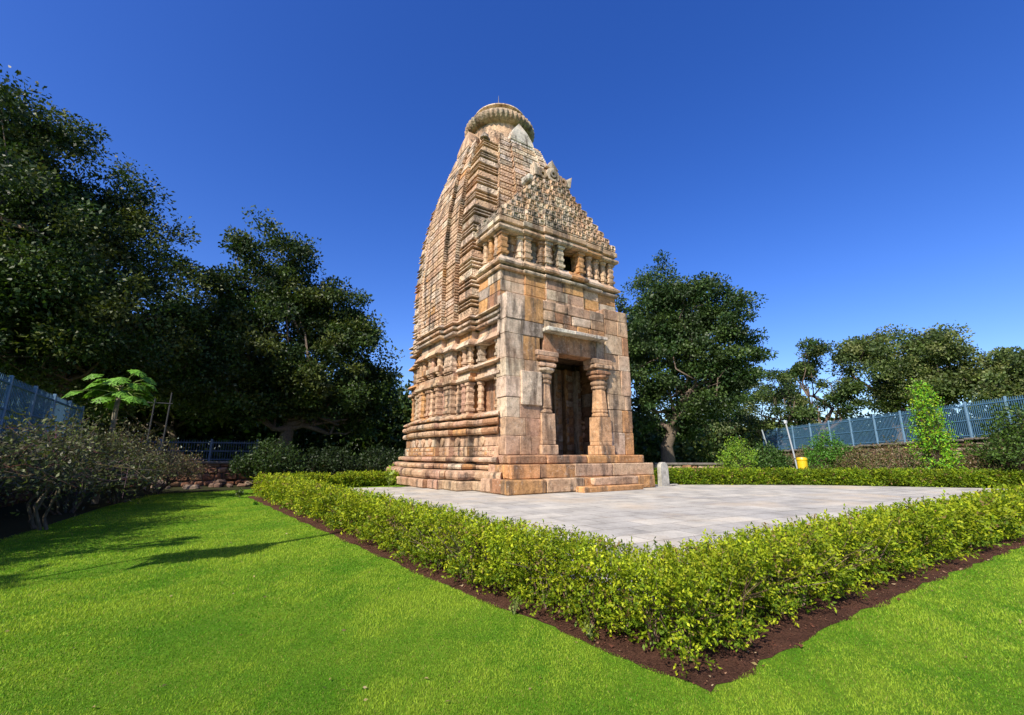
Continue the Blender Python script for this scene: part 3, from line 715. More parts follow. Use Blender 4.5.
def make_hedge(name, label, line, width, height, group, leaf0=.030, dens=1.0, stemd=True, colw=(.27, .32, .24, .13, .04), dref=3.2, seed=1):
    """line: list of outer-edge points; hedge body lies to the given inward normal side"""
    rg = np.random.default_rng(seed)
    P, D, LS = [], [], []
    cum = 0
    st = MB()
    for (x0, y0, nx0, ny0), (x1, y1, nx1, ny1) in zip(line[:-1], line[1:]):
        L = math.hypot(x1-x0, y1-y0); steps = max(1, int(L/.25))
        for i in range(steps):
            t0 = i/steps; xm, ym = x0+(x1-x0)*(t0+.5/steps), y0+(y1-y0)*(t0+.5/steps)
            dist = math.hypot(xm, ym); k = max(1., dist/dref)
            ls = leaf0*min(k**.62, 2.6); cnt = int(dens*L/steps*1500*(leaf0/.042)**-1.3/min(k**1.15, 9))
            t = rg.random(cnt)/steps+t0; 
            u = rg.random(cnt)*(2*height+width)                     # round the section: front, top, back
            wobl = .015*math.sin(xm*5.1+ym*3.3)+.015*math.sin(xm*11+ym*9)
            f = u < height; g2 = (u >= height) & (u < height+width); bk = ~(f | g2)
            s = np.where(f, 0, np.where(g2, u-height, width)); zz = np.where(f, u, np.where(g2, height, u-height-width))
            dep = rg.random(cnt)**1.3*.24
            taper = .035*np.clip(1-zz/height, 0, 1)
            s = np.where(f, s+dep-wobl+taper*.8, np.where(bk, s-dep+wobl-taper*.8, s)); zz = np.where(g2, zz-dep*.8+wobl, zz)
            lump = .055*np.sin(t*L*3.7+zz*5+seed)+.05*np.sin(t*L*8.3+zz*11)+.03*np.sin(t*L*17-zz*21)
            s = np.where(f, s-lump, s)+rg.normal(size=cnt)*.02; zz = np.clip(zz+rg.normal(size=cnt)*.02, .05, 9)
            zz = np.where(f & (zz < .13), zz+.1*rg.random(cnt), zz)
            nx = nx0+(nx1-nx0)*t; ny = ny0+(ny1-ny0)*t
            X = x0+(x1-x0)*t+nx*s; Y = y0+(y1-y0)*t+ny*s
            od = np.where(f, -1., np.where(bk, 1., 0.))
            if dist < 12:                                           # thin, twiggy patches
                fld = np.sin(X*6.3+np.sin(zz*9)*1.3)+np.sin(Y*5.1+zz*7)+np.sin((X+Y)*13+zz*15)*.7
                kp = ~((fld > .9) & (rg.random(cnt) < .62) & ~g2); 
                X, Y, zz, nx, ny, od, g2 = X[kp], Y[kp], zz[kp], nx[kp], ny[kp], od[kp], g2[kp]; cnt = len(X)
            P.append(np.stack([X, Y, zz], 1))
            d = np.stack([nx*od*.8, ny*od*.8, np.where(g2, 1., .35)], 1)+rg.normal(size=(cnt, 3))*.55
            D.append(d); LS.append(np.full(cnt, ls)*rg.uniform(.8, 1.2, cnt))
            if stemd and dist < 16:
                for j in range(2 if dist < 7 else 1):
                    tt = t0+rg.random()/steps; bx, by = x0+(x1-x0)*tt+nx0*(.18+.3*rg.random()), y0+(y1-y0)*tt+ny0*(.18+.3*rg.random())
                    for q in range(12 if dist < 8 else 3):
                        od_ = rg.choice([-1, 1, -1])
                        a = np.array([bx, by, 0.0]); m_ = a+np.array([rg.normal()*.06, rg.normal()*.06, .18+.2*rg.random()])
                        e = m_+np.array([nx0*od_*.24+rg.normal()*.1, ny0*od_*.24+rg.normal()*.1, .08+.3*rg.random()])
                        tube(st, [a, m_, e], [.006+.003*rg.random(), .004, .0015], (.13, .08, .055) if rg.random() < .6 else (.28, .2, .15), 4)
    for (x0, y0, nx0, ny0), (x1, y1, nx1, ny1) in zip(line[:-1], line[1:]):   # foliage and twigs inside
        L = math.hypot(x1-x0, y1-y0); ds = math.hypot((x0+x1)/2, (y0+y1)/2); cnt = int(L*dens*420*(leaf0/.042)**-1.2/min(max(1, ds/dref), 4)); t = rg.random(cnt)
        s_ = rg.uniform(.2, width-.15, cnt); nx = nx0+(nx1-nx0)*t; ny = ny0+(ny1-ny0)*t
        P.append(np.stack([x0+(x1-x0)*t+nx*s_, y0+(y1-y0)*t+ny*s_, .06+rg.random(cnt)*(height-.16)], 1)); D.append(rg.normal(size=(cnt, 3))); LS.append(np.full(cnt, leaf0*1.35*min(max(1, ds/dref)**.5, 1.8)))
    P = np.concatenate(P); D = np.concatenate(D); LS = np.concatenate(LS)
    V, t = sprig_leaves(P, D, LS, 6, rg)
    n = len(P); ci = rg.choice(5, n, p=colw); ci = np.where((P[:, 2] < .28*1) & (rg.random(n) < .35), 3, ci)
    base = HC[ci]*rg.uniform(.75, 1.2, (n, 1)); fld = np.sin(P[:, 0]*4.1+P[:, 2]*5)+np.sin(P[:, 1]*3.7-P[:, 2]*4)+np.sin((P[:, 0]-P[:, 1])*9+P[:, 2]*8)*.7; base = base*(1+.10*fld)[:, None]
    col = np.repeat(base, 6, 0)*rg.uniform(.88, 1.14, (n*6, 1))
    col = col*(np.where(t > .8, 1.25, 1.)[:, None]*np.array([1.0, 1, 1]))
    root = thing(name, label, 'hedge', (line[0][0], line[0][1], 0), group)
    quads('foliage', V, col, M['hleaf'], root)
    if stemd and st.v: st.build('stems', M['bark'], root)
    return root
GH = 'clipped hedges edging the paved terrace'
make_hedge('hedge', 'long clipped yellow-green hedge running along the left side of the paving from the near corner', [(2.86, 2.16, .95, .85), (2.5, 5.0, .99, .1), (1.86, 13.0, .99, .08), (1.26, 19.6, .99, .08)], .66, .65, GH, seed=3)
make_hedge('hedge', 'clipped yellow-green hedge running from the near corner to the right edge of the photo', [(2.84, 2.18, .8, 1.0), (4.9, 2.3, .02, .99), (8.0, 2.27, .03, .99), (12, 2.12, .04, .99), (19, 1.78, .05, .99), (24, 1.6, .05, .99)], .6, .65, GH, seed=5)
make_hedge('hedge', 'low straight dark green hedge along the far right side of the paving', [(18.6, 15.3, .6, .8), (25, 10.7, .67, .74), (29.7, 5, .9, .4), (31.0, -1, .99, .1)], .7, .62, GH, .10, 1.6, False, (.36, .10, .02, .48, .04), dref=60, seed=6)
make_hedge('hedge', 'short low hedge behind the far end of the left hedge', [(2.1, 22.4, .1, .99), (4.35, 21.9, .1, .99)], .6, .5, GH, .09, 1.6, False, (.33, .33, .15, .15, .04), dref=60, seed=8)
make_hedge('hedge', 'low hedge meeting the left back foot of the temple', [(4.75, 22.3, .05, .99), (9.0, 22.9, .05, .99)], .6, .5, GH, .09, 1.6, False, (.35, .3, .13, .18, .04), dref=60, seed=9)

# grass blades over the near lawn
def in_bed(x, y):
    """true inside the bed outline (towards the temple)"""
    mx = np.interp(y, [p[1] for p in MUL[:4]][::-1], [p[0] for p in MUL[:4]][::-1]); my = np.interp(x, [p[0] for p in MUL[3:]], [p[1] for p in MUL[3:]])
    return (x > mx) & (y > my) & (y < 19.8)
rg = np.random.default_rng(11)
NB = 950000
u = rg.random(NB); dist = 2.3*np.exp(u*math.log(30/2.3)); ang = YAW+rg.uniform(-R(55), R(55), NB)
x = dist*np.sin(ang); y = dist*np.cos(ang); keep = ~in_bed(x, y) & ~((x < -3.2+np.clip((y-12)*.1, 0, 1.2)) & (y > 5)) & ~((y > 23)) & (x > -9) & (y > -3)
x, y, dist = x[keep], y[keep], dist[keep]; n = len(x)
fl = np.maximum(1, dist/4.0)
ln = rg.uniform(.007, .019, n)*np.minimum(fl, 1.5); wd = .0026*fl*rg.uniform(.7, 1.3, n); az = rg.uniform(0, 2*math.pi, n)+.0
lean = rg.uniform(.1, .9, n); la = rg.uniform(0, 2*math.pi, n)
b0 = np.stack([x, y, np.zeros(n)], 1); sdv = np.stack([np.cos(az), np.sin(az), np.zeros(n)], 1)*wd[:, None]
tip = b0+np.stack([np.cos(la)*lean*ln, np.sin(la)*lean*ln, ln*np.sqrt(1-.6*lean**2)], 1)
V = np.stack([b0-sdv, b0+sdv, tip], 1)
patch = np.zeros(n)
for q in range(26):
    th_, fr = rg.uniform(0, 6.28), 1.2*1.17**q*.6; patch += np.sin((x*math.cos(th_)+y*math.sin(th_))*fr+rg.uniform(0, 6.28))*(1.0 if q < 14 else .6)
hgt = np.clip(1+patch*.06, .6, 1.5); tip[:, 2] *= hgt; V = np.stack([b0-sdv, b0+sdv, tip], 1)
patch = np.clip(.5+patch*.13+rg.normal(size=n)*.28, 0, 1)[:, None]
col = (np.array([.10, .26, .010])*(1-patch)+np.array([.33, .45, .04])*patch)*rg.uniform(.7, 1.25, (n, 1))
dry = rg.random(n) < .05; col[dry] = np.array([.30, .30, .07])
tag(quads('grass', V, col, M['blade'], None, 3), 'short mown bright green grass of the lawn', 'grass', kind='stuff')

def make_tree(name, label, base, lobes, trunk_r, leaf, nclump, nleaf, cr, cols, group=None, bark=(.13, .10, .075), fork=.35, seed=0, cat='tree', limb=True, fill=3.5):
    """lobes: (centre xyz, radii xyz)"""
    rg = np.random.default_rng(100+seed); base = np.array(base, float)
    root = thing(name, label, cat, base, group)
    vol = np.array([l[1][0]*l[1][1]*l[1][2] for l in lobes])**.8; vol = vol/vol.sum()
    idx = rg.choice(len(lobes), nclump, p=vol); cen = []
    nsub = max(10, int(nclump/fill)); sub = []
    for i in rg.choice(len(lobes), nsub, p=vol):
        c, r = lobes[i]; d = unit(rg.normal(size=3)); sub.append((np.array(c)+d*np.array(r)*rg.random()**.35*.9, np.mean(r)*rg.uniform(.24, .4)))
    for i in rg.integers(0, nsub, nclump):
        c, r = sub[i]; d = unit(rg.normal(size=3)); d[2] = d[2]*.55+.1; cen.append(c+d*r*rg.random()**.5*1.15)
    cen = np.array(cen); rad = rg.uniform(.5, 1.15, nclump)*cr
    k = nleaf; d = unit(rg.normal(size=(nclump, k, 3))); rr = rg.random((nclump, k, 1))**.5
    P = cen[:, None]+d*rr*rad[:, None, None]*np.array([1.15, 1.15, .75]); P = P.reshape(-1, 3); d = d.reshape(-1, 3)
    dr = d*.6+rg.normal(size=P.shape)*.6+np.array([0, 0, -.05])
    V = leafs(P, leaf*rg.uniform(.6, 1.3, len(P)), dr, .55, rg=rg)
    cb_ = np.array(cols)[rg.choice(len(cols), nclump)]*rg.uniform(.75, 1.25, (nclump, 1))
    col = np.repeat(cb_, k, 0)*rg.uniform(.65, 1.35, (len(P), 1))
    quads('crown', V, col, M['leaf'], root)
    tb = MB(); cc = np.mean([l[0] for l in lobes], 0); zlow = min(l[0][2]-l[1][2]*.6 for l in lobes)
    top = base+(cc-base)*fork; top[2] = base[2]+.46*(cc[2]-base[2])
    pts = wob(base, top, 4, .04); tube(tb, pts, [trunk_r*(1.35 if i == 0 else 1-.12*i) for i in range(5)], bark, 10)
    if limb:
        for j, (c, r) in enumerate(lobes):
            e = np.array(c)-np.array([0, 0, r[2]*.45]); s = pts[3]+(pts[4]-pts[3])*rg.random()
            lp = wob(s, e, 5, .35); r0 = trunk_r*.42; tube(tb, lp, [r0*(1-.17*i) for i in range(6)], bark, 7)
            for q in range(5):
                a = lp[2+q % 3]; e2 = np.array(c)+unit(rg.normal(size=3))*np.array(r)*.55; tube(tb, wob(a, e2, 4, .4), [r0*.4, r0*.3, r0*.22, r0*.15, r0*.06], bark, 5)
    tb.build('trunk', M['bark'], root, True)
    return root
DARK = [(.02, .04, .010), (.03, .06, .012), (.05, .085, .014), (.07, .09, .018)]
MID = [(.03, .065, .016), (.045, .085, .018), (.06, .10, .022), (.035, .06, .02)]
OLIVE = [(.08, .12, .03), (.11, .15, .035), (.06, .09, .025), (.14, .16, .05)]
def F(x, y, d, r, ry=None, rz=None): return (far(x, y, d), (r, ry or r, rz or r))
def gp(x, d): p = far(x, 455, d); return (p[0], p[1], 0)
# big dark trees on the left
make_tree('broadleaf_tree', 'huge dark broadleaf tree towering at the left edge behind the metal fence', gp(60, 30),
    [F(8, 105, 29, 2.6, 2.6, 2.0), F(-10, 140, 29, 3.6, 3.2, 2.8), F(60, 185, 30, 4.0, 4, 3.4), F(120, 235, 30, 3.6, 3.6, 3), F(20, 250, 29, 4.6), F(90, 310, 29, 4.6), F(160, 300, 31, 2.6, 2.6, 2.8), F(-40, 210, 28, 4), F(30, 340, 29, 4.6, 4.6, 3), F(-60, 330, 28, 4), F(150, 370, 31, 3.4, 3.4, 3)],
    .55, .19, 950, 165, 1.0, DARK, seed=1)
make_tree('broadleaf_tree', 'tall dark spreading tree with a thick trunk left of the temple tower', gp(284, 34),
    [F(265, 262, 34, 3.6, 3.2, 2.4), F(225, 300, 34, 2.8, 2.8, 2.6), F(310, 300, 34, 3.4, 3.2, 2.4), F(345, 325, 34, 2.8, 2.8, 2.6), F(270, 330, 34, 4.2, 4, 3.4), F(225, 370, 33, 4.0), F(330, 375, 33, 4.2, 3.6, 2.8), F(370, 375, 34, 2.0, 2.4, 2.6), F(290, 400, 33, 3.6, 3.2, 1.8), F(365, 410, 34, 2.4, 2.4, 1.8)],
    .62, .24, 880, 120, .95, DARK, seed=2)
make_tree('broadleaf_tree', 'dark dense tree filling the gap between the two big left trees', gp(185, 40),
    [F(170, 330, 40, 5, 5, 5), F(210, 380, 40, 5, 4, 4), F(120, 380, 40, 6, 4, 4), F(60, 400, 40, 5, 4, 3.4)], .4, .3, 330, 110, 1.2, DARK, seed=3)
make_tree('broadleaf_tree', 'round dense green tree standing just right of the temple', gp(668, 36),
    [F(672, 302, 36, 3.8, 3.8, 2.9), F(700, 325, 36, 4.0, 4, 3.3), F(640, 330, 36, 3.6, 3.4, 3.8), F(728, 352, 36, 2.2, 2.4, 2.8), F(675, 360, 36, 5, 4.2, 3.6), F(640, 400, 36, 3.2, 3, 3.2), F(710, 385, 36, 3.4, 3, 3.0), F(690, 418, 37, 3.4, 3, 2.0)],
    .6, .22, 860, 130, .85, MID, seed=4)
make_tree('broadleaf_tree', 'sparse dark tree with see-through crown left of the white lamp post', gp(786, 47),
    [F(782, 385, 47, 1.8, 1.6, 1.3), F(765, 400, 47, 1.5, 1.6, 1.4), F(755, 425, 47, 1.8, 1.6, 1.4), F(800, 412, 47, 2.2, 1.8, 1.3), F(775, 430, 47, 2, 1.6, 1)], .4, .24, 110, 75, .7, OLIVE+MID, seed=5, bark=(.10, .08, .06))
make_tree('broadleaf_tree', 'tall open-crowned tree with forked brown trunk beyond the blue fence', gp(822, 56),
    [F(805, 355, 56, 2.2, 2, 1.3), F(800, 372, 56, 2.4, 2, 1.2), F(822, 392, 56, 3.2, 2, 1.6), F(845, 378, 56, 2.4, 2, 2.0), F(850, 403, 56, 2.2, 2, 1.8), F(790, 402, 56, 1.9, 2, 1.2)], .5, .26, 190, 85, .8, OLIVE+MID, seed=6, fill=5, bark=(.12, .085, .065))
make_tree('broadleaf_tree', 'wide green tree with drooping left branches beyond the blue fence', gp(900, 58),
    [F(862, 352, 58, 3.2, 2.5, 2.0), F(905, 350, 58, 5, 3, 2.2), F(940, 362, 58, 4.8, 3, 2.8), F(900, 378, 58, 5, 3, 2.2), F(945, 392, 58, 4.5, 3, 2.2), F(885, 405, 58, 2, 2, 1.2)], .6, .28, 460, 90, 1.0, OLIVE, seed=7, fill=6)
make_tree('broadleaf_tree', 'broad green tree at the right edge beyond the blue fence', gp(1000, 56),
    [F(985, 372, 56, 3.6, 3, 2.0), F(1020, 378, 56, 4, 3, 2.4), F(1000, 395, 56, 5, 3, 2.4), F(1050, 385, 55, 4, 3, 3)], .5, .28, 320, 90, 1.0, OLIVE, seed=8, fill=6)
make_tree('broadleaf_tree', 'grey-green hazy tree partly hidden behind the round tree by the temple', gp(735, 60),
    [F(738, 385, 60, 4, 3, 4), F(722, 420, 60, 5, 3, 3.4), F(745, 425, 60, 4.5, 3, 3)], .4, .28, 180, 80, 1.0, [(.09, .12, .05), (.06, .09, .03), (.12, .15, .06)], seed=9)
# shading trees outside the frame on the left
for i, (tx, ty, h_) in enumerate(((-13.4, 3.6, 10.0), (-13.0, 7.5, 11), (-12.2, 12.5, 11), (-12.6, 18, 11.2))):
    make_tree('roadside_tree', 'leafy tree outside the fence, left of the photo', (tx, ty, 0), [((tx, ty, h_*.72), (2.7, 3.2, h_*.24)), ((tx-1.5, ty+1, h_*.55), (2.6, 2.6, 1.8)), ((tx+1, ty-1.5, h_*.5), (2.4, 2.4, 1.6))], .3, .36, 170, 80, 1.0, DARK, 'trees beyond the left fence', seed=20+i)
make_tree('slender_tree', 'thin bare-stemmed tree by the left fence outside the photo', (-5.0, 6.35, 0), [((-4.9, 6.4, 4.9), (.3, .35, .8))], .15, .16, 34, 45, .22, DARK, seed=30, fork=.9)
st = MB(); tube(st, [(-4.95, 6.38, 4.2), (-4.9, 6.3, 6.0), (-4.8, 6.35, 7.2)], [.09, .08, .06], (.2, .15, .1)); o = st.build('twig', M['bark'], bpy.data.objects['slender_tree'])

make_tree('slender_tree', 'unseen thin sapling by the left fence, added for its shadow streak', (-5.0, 8.2, 0), [((-4.9, 8.3, 3.9), (.5, .5, .7))], .06, .14, 12, 40, .2, DARK, seed=31, fork=.9)  # unseen sapling added only to throw a thin shadow streak on the lawn
# fallen leaves lying about the near lawn
rg = np.random.default_rng(5); n_ = 260; d_ = rg.uniform(2.6, 16, n_); a_ = YAW+rg.uniform(-R(50), R(50), n_); Q = np.stack([d_*np.sin(a_), d_*np.cos(a_), np.full(n_, .018)], 1)
Q = Q[~in_bed(Q[:, 0], Q[:, 1]) & (Q[:, 0] > -3)]; V = leafs(Q, rg.uniform(.02, .045, len(Q)), rg.normal(size=Q.shape)*np.array([1, 1, .15]), .5, rg=rg)
tag(quads('fallen_leaves', V, np.array([[.34, .26, .11]])*rg.uniform(.5, 1.3, (len(Q), 1)), M['leaf']), 'small dry leaves fallen here and there on the lawn', 'leaves', kind='stuff')
# distant dark undergrowth closing the view below the left trees
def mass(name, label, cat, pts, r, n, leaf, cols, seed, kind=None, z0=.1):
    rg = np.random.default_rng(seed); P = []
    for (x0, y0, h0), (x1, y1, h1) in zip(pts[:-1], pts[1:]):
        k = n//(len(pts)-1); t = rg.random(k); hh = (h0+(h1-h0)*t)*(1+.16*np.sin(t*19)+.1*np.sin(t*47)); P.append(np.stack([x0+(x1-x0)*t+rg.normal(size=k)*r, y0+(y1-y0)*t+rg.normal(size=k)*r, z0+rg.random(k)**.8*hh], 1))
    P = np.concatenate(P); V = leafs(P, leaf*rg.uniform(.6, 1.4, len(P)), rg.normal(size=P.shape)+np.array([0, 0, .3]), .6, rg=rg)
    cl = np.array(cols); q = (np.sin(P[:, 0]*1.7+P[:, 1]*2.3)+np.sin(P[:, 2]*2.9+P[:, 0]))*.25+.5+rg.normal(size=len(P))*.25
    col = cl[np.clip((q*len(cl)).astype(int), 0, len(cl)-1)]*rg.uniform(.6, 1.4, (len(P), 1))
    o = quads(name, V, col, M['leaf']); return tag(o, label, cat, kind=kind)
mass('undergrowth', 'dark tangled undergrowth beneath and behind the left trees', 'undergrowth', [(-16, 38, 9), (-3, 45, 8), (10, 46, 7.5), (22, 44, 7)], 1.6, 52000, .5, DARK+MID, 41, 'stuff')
mass('undergrowth', 'low green thicket behind the temple and under the right trees', 'undergrowth', [(24, 34, 5), (36, 32, 4.4), (52, 34, 4.6), (62, 22, 5.0), (66, 6, 6.2), (64, -4, 6.4)], 1.6, 60000, .5, MID+OLIVE, 42, 'stuff')

# ------------------------------------------------------------ fences and walls
BLUE = (.06, .14, .23); BLUE2 = (.13, .23, .33)
def fence(label, pts, h, pitch, npost, group, bar=.014, col=BLUE, rails=(.06, .5, .93), mid=True, cols=BLUE2):
    """pts: two ends (x,y,z_bottom)"""
    a, b_ = np.array(pts[0], float), np.array(pts[1], float); L = np.linalg.norm((b_-a)[:2])
    root = thing('metal_fence', label, 'fence', a, group); mbp = MB(); k = int(L/pitch); d = (b_-a)/np.linalg.norm(b_-a)
    nrm = np.array([d[1], -d[0], 0]); pan = MB()
    for i in range(k):
        p = a+(b_-a)*(i+.5)/k; vs = []
        for z, s in ((0, 1), (h, 1), (h+.08, .2)):
            for sx, sy in ((-1, -1), (1, -1), (1, 1), (-1, 1)): vs.append(p+d*sx*bar*s+nrm*sy*bar*.6*s+np.array([0, 0, z]))
        pan.add(vs, [[j*4+q, j*4+(q+1) % 4, j*4+4+(q+1) % 4, j*4+4+q] for j in (0, 1) for q in range(4)], col)
    for f in rails: 
        q0 = a+np.array([0, 0, h*f]); block(pan, q0-nrm*.03-np.array([0, 0, .03]), d, nrm, Z_, (np.linalg.norm(b_-a), .06, .06), col, .01, 0)
    pan.build('bar_panel', M['metal'], root)
    for i in range(npost+1):
        p = a+(b_-a)*i/npost; po = MB(); block(po, p-d*.05-nrm*.05-np.array([0, 0, .15]), d, nrm, Z_, (.1, .1, h+.27), cols, .012, 0); po.build('post', M['metal'], root)
    return root
GF = 'blue metal bar fences around the grounds'
fence('tall blue metal bar fence behind the shrubs at the left edge', [(-5.4, 10, 2.05), (-5.6, 28, 1.85)], 1.75, .13, 8, GF)
fence('short blue metal fence on the low stone wall beyond the far end of the lawn', [(-4.5, 27.2, 1.22), (1.6, 27.2, 1.22)], .95, .11, 3, GF, bar=.012, col=(.03, .05, .08), cols=(.06, .09, .13))
fence('long blue metal fence on the stone wall across the right background', [(29.5, -3.2, 2.85), (41.5, 21.8, 1.82)], 1.82, .095, 15, GF, bar=.016)
def rubble(name, label, a, b_, z0, z1a, z1b, T, seed=1, th=.4, sz=.34):
    rg_ = random.Random(seed); mb = MB(); a, b_ = np.array(a, float), np.array(b_, float); L = np.linalg.norm(b_-a); d = (b_-a)/L; nn = np.array([d[1], -d[0]])
    zmax = max(z1a, z1b); z = z0
    block(mb, (a[0]-nn[0]*.15, a[1]-nn[1]*.15, z0), (d[0], d[1], 0), (nn[0], nn[1], 0), Z_, (L, .1, min(z1a, z1b)-z0-.02), (.08, .06, .05), .01, 0)
    while z < zmax:
        h = rg_.uniform(.6, 1.2)*sz; t = 0
        while t < L:
            l = rg_.uniform(.8, 2.0)*sz; zt = z1a+(z1b-z1a)*t/L
            if z+h*.5 < zt:
                p = a+d*t-nn*.2; c = rg_.choice(T); f = rg_.uniform(.6, 1.3)
                block(mb, (p[0], p[1], z+.015), (d[0], d[1], 0), (nn[0], nn[1], 0), Z_, (l-.03, .2+rg_.uniform(0, .08), h-.03), tuple(v*f for v in c), .06, .03)
            t += l
        z += h
    ztop = lambda f: z1a+(z1b-z1a)*f
    k = max(1, int(L/1.6))
    for i in range(k):
        p = a+d*L*i/k-nn*.3; zz = ztop((i+.5)/k); block(mb, (p[0], p[1], zz-.02), (d[0], d[1], 0), (nn[0], nn[1], 0), Z_, (L/k-.01, .42, .12), (.16, .14, .12), .02, .01)
    return tag(mb.build(name, M['rock']), label, 'wall')
RB = [(.2, .11, .07), (.24, .15, .1), (.16, .1, .07), (.26, .2, .15)]
rubble('stone_wall', 'long rough stone wall carrying the blue fence across the right background', (29.4, -3.3), (41.4, 21.7), 0, 2.7, 1.7, RB, 3, sz=.42)
rubble('stone_wall', 'low reddish rubble wall under the small fence at the far end of the lawn', (-4.5, 27.1), (2.6, 27.1), 0, 1.1, 1.1, [(.24, .11, .06), (.3, .17, .1), (.16, .08, .05)], 4)
rubble('stone_wall', 'rough stone wall hidden behind the left shrubs below the tall fence', (-5.4, 28), (-5.2, 10), 0, 1.75, 1.9, [(.06, .045, .035), (.08, .06, .045)], 5)
rubble('stone_wall', 'short low wall behind the hedge just right of the marker stone', (21.5, 17.8), (26.5, 14.8), 0, .95, .95, [(.3, .16, .09), (.38, .27, .18)], 6)
for i in range(15):
    rb = MB(); q = random.uniform(.18, .42); a_ = random.uniform(0, 3.1); d_ = (math.cos(a_), math.sin(a_), random.uniform(-.2, .2)); n_ = (-math.sin(a_), math.cos(a_), 0)
    block(rb, (random.uniform(-2.6, 2.4), random.uniform(25.0, 26.4), -.05), d_, n_, Z_, (q*1.5, q, q*random.uniform(.6, 1.1)), random.choice([(.12, .08, .06), (.2, .15, .11), (.16, .1, .07)]), q*.28, q*.12)
    tag(rb.build('rock', M['rock']), 'dark rough rock lying at the foot of the far low wall', 'rock', 'rocks at the foot of the far low wall')

# ------------------------------------------------------------ shrubs and small trees
def shrub(name, label, base, h, r, ntw, nlf, cols, twig=(.09, .07, .045), leaf=.08, seed=0, group=None, stems=5, flat=.0, tr=.01, low=.2, column=False):
    rg = np.random.default_rng(300+seed); base = np.array(base, float); root = thing(name, label, 'shrub', base, group); tb = MB(); tips = []
    for s in range(stems):
        a = rg.uniform(0, 6.28); f = rg.uniform(.2, .55); m_ = base+np.array([math.cos(a)*r*f*.6, math.sin(a)*r*f*.6, h*rg.uniform(low, low+.2)])
        tube(tb, wob(base+np.array([math.cos(a), math.sin(a), 0])*r*.1, m_, 3, .2), [tr*3.2, tr*2.6, tr*2.2, tr*1.8], twig, 6)
        for k in range(ntw//stems):
            a2 = a+rg.normal()*.9; f2 = rg.random()**.6; th = rg.uniform(.1, 1.)
            e = base+np.array([math.cos(a2)*r*f2, math.sin(a2)*r*f2, h*(1-.55*f2**2)*(.62+.38*rg.random())])
            if column: u_ = rg.random(); e = base+np.array([math.cos(a2)*r*f2*(1.15-.75*u_), math.sin(a2)*r*f2*(1.15-.75*u_), h*(.1+.9*u_)])
            q = m_+(e-m_)*.5+rg.normal(size=3)*.1*r+np.array([0, 0, .05*h])
            tube(tb, [m_+rg.normal(size=3)*.02, q, e], [tr*.9, tr*.55, tr*.25], tuple(v*rg.uniform(.6, 1.4) for v in twig), 4)
            tips += [e, q+(e-q)*.5]
            for _ in range(3):
                e3 = q+(e-q)*rg.random()+rg.normal(size=3)*.13*r; tube(tb, [q+(e-q)*rg.random(), e3], [tr*.4, tr*.2], tuple(v*rg.uniform(.6, 1.4) for v in twig), 3); tips.append(e3)
    tips = np.array(tips); i = rg.integers(0, len(tips), nlf); P = tips[i]+rg.normal(size=(nlf, 3))*.07*r
    V = leafs(P, leaf*rg.uniform(.6, 1.3, nlf), rg.normal(size=P.shape)+np.array([0, 0, .3]), .45, rg=rg)
    col = np.array(cols)[rg.choice(len(cols), nlf)]*rg.uniform(.7, 1.3, (nlf, 1))
    tb.build('stems', M['bark'], root); quads('foliage', V, col, M['leaf'], root); return root
DR = [(.07, .09, .025), (.10, .12, .035), (.08, .08, .045)]
GS = 'twiggy shrubs in front of the left fence'
shrub('twiggy_shrub', 'bare spreading frangipani-like shrub on a pale stem at the left edge', (-2.9, 13.4, 0), 2.3, 2.0, 150, 5200, DR, seed=1, group=GS, stems=4, low=.34, tr=.011, twig=(.12, .10, .07))
shrub('twiggy_shrub', 'dense twiggy shrub cut off by the left edge of the photo', (-3.6, 10.8, 0), 2.25, 1.9, 130, 5200, DR, seed=2, group=GS, stems=5, low=.3, tr=.009)
shrub('twiggy_shrub', 'grey-brown rounded shrub just left of the far lawn corner', (-2.6, 19.2, 0), 2.5, 1.9, 200, 8000, [(.10, .11, .04), (.12, .12, .06), (.12, .09, .06)], seed=3, group=GS, stems=8, low=.1)
shrub('twiggy_shrub', 'dark twiggy shrub below the papaya tree', (-3.2, 16.4, 0), 2.5, 1.9, 180, 7000, DR, seed=4, group=GS, stems=8, low=.12)
shrub('twiggy_shrub', 'dry reddish shrub at the corner of lawn and rubble wall', (-2.0, 22.6, 0), 1.9, 1.7, 150, 3600, [(.12, .12, .04), (.13, .08, .05)], seed=5, group=GS, stems=8, low=.1)
shrub('round_bush', 'dark leafy bush beside the trunk at the back end of the left hedge', (2.2, 25.0, 0), 2.3, 1.7, 100, 9000, [(.025, .05, .01), (.04, .075, .012), (.018, .035, .008)], leaf=.14, seed=6, stems=7, low=.1)
for bx_, by_, lb_ in ((5.2, 28.5, 'dark low bush under the spreading tree left of the temple'), (8.6, 29.0, 'dark bush close to the left back corner of the temple')):
    shrub('round_bush', lb_, (bx_, by_, 0), 1.9, 2.0, 90, 8000, [(.015, .03, .007), (.022, .04, .009)], leaf=.16, seed=int(bx_*7), stems=7, low=.1)
shrub('garden_bush', 'bright yellow-green bush behind the hedge right of the marker stone', gp(737, 29), 2.6, 1.15, 110, 4200, [(.17, .30, .02), (.10, .22, .02), (.24, .36, .03)], leaf=.11, seed=7, stems=8, low=.1)
shrub('garden_bush', 'low dark green bush left of the bright bush near the round tree', gp(760, 31), 2.1, 1.8, 90, 6000, [(.04, .09, .015), (.06, .12, .02)], leaf=.15, seed=8, stems=7, low=.1)
shrub('garden_bush', 'green leafy bush in front of the stone wall near the yellow bin', gp(826, 33), 2.9, 1.35, 100, 5000, [(.07, .19, .02), (.10, .26, .02), (.05, .12, .015)], leaf=.12, seed=9, stems=7, low=.1)
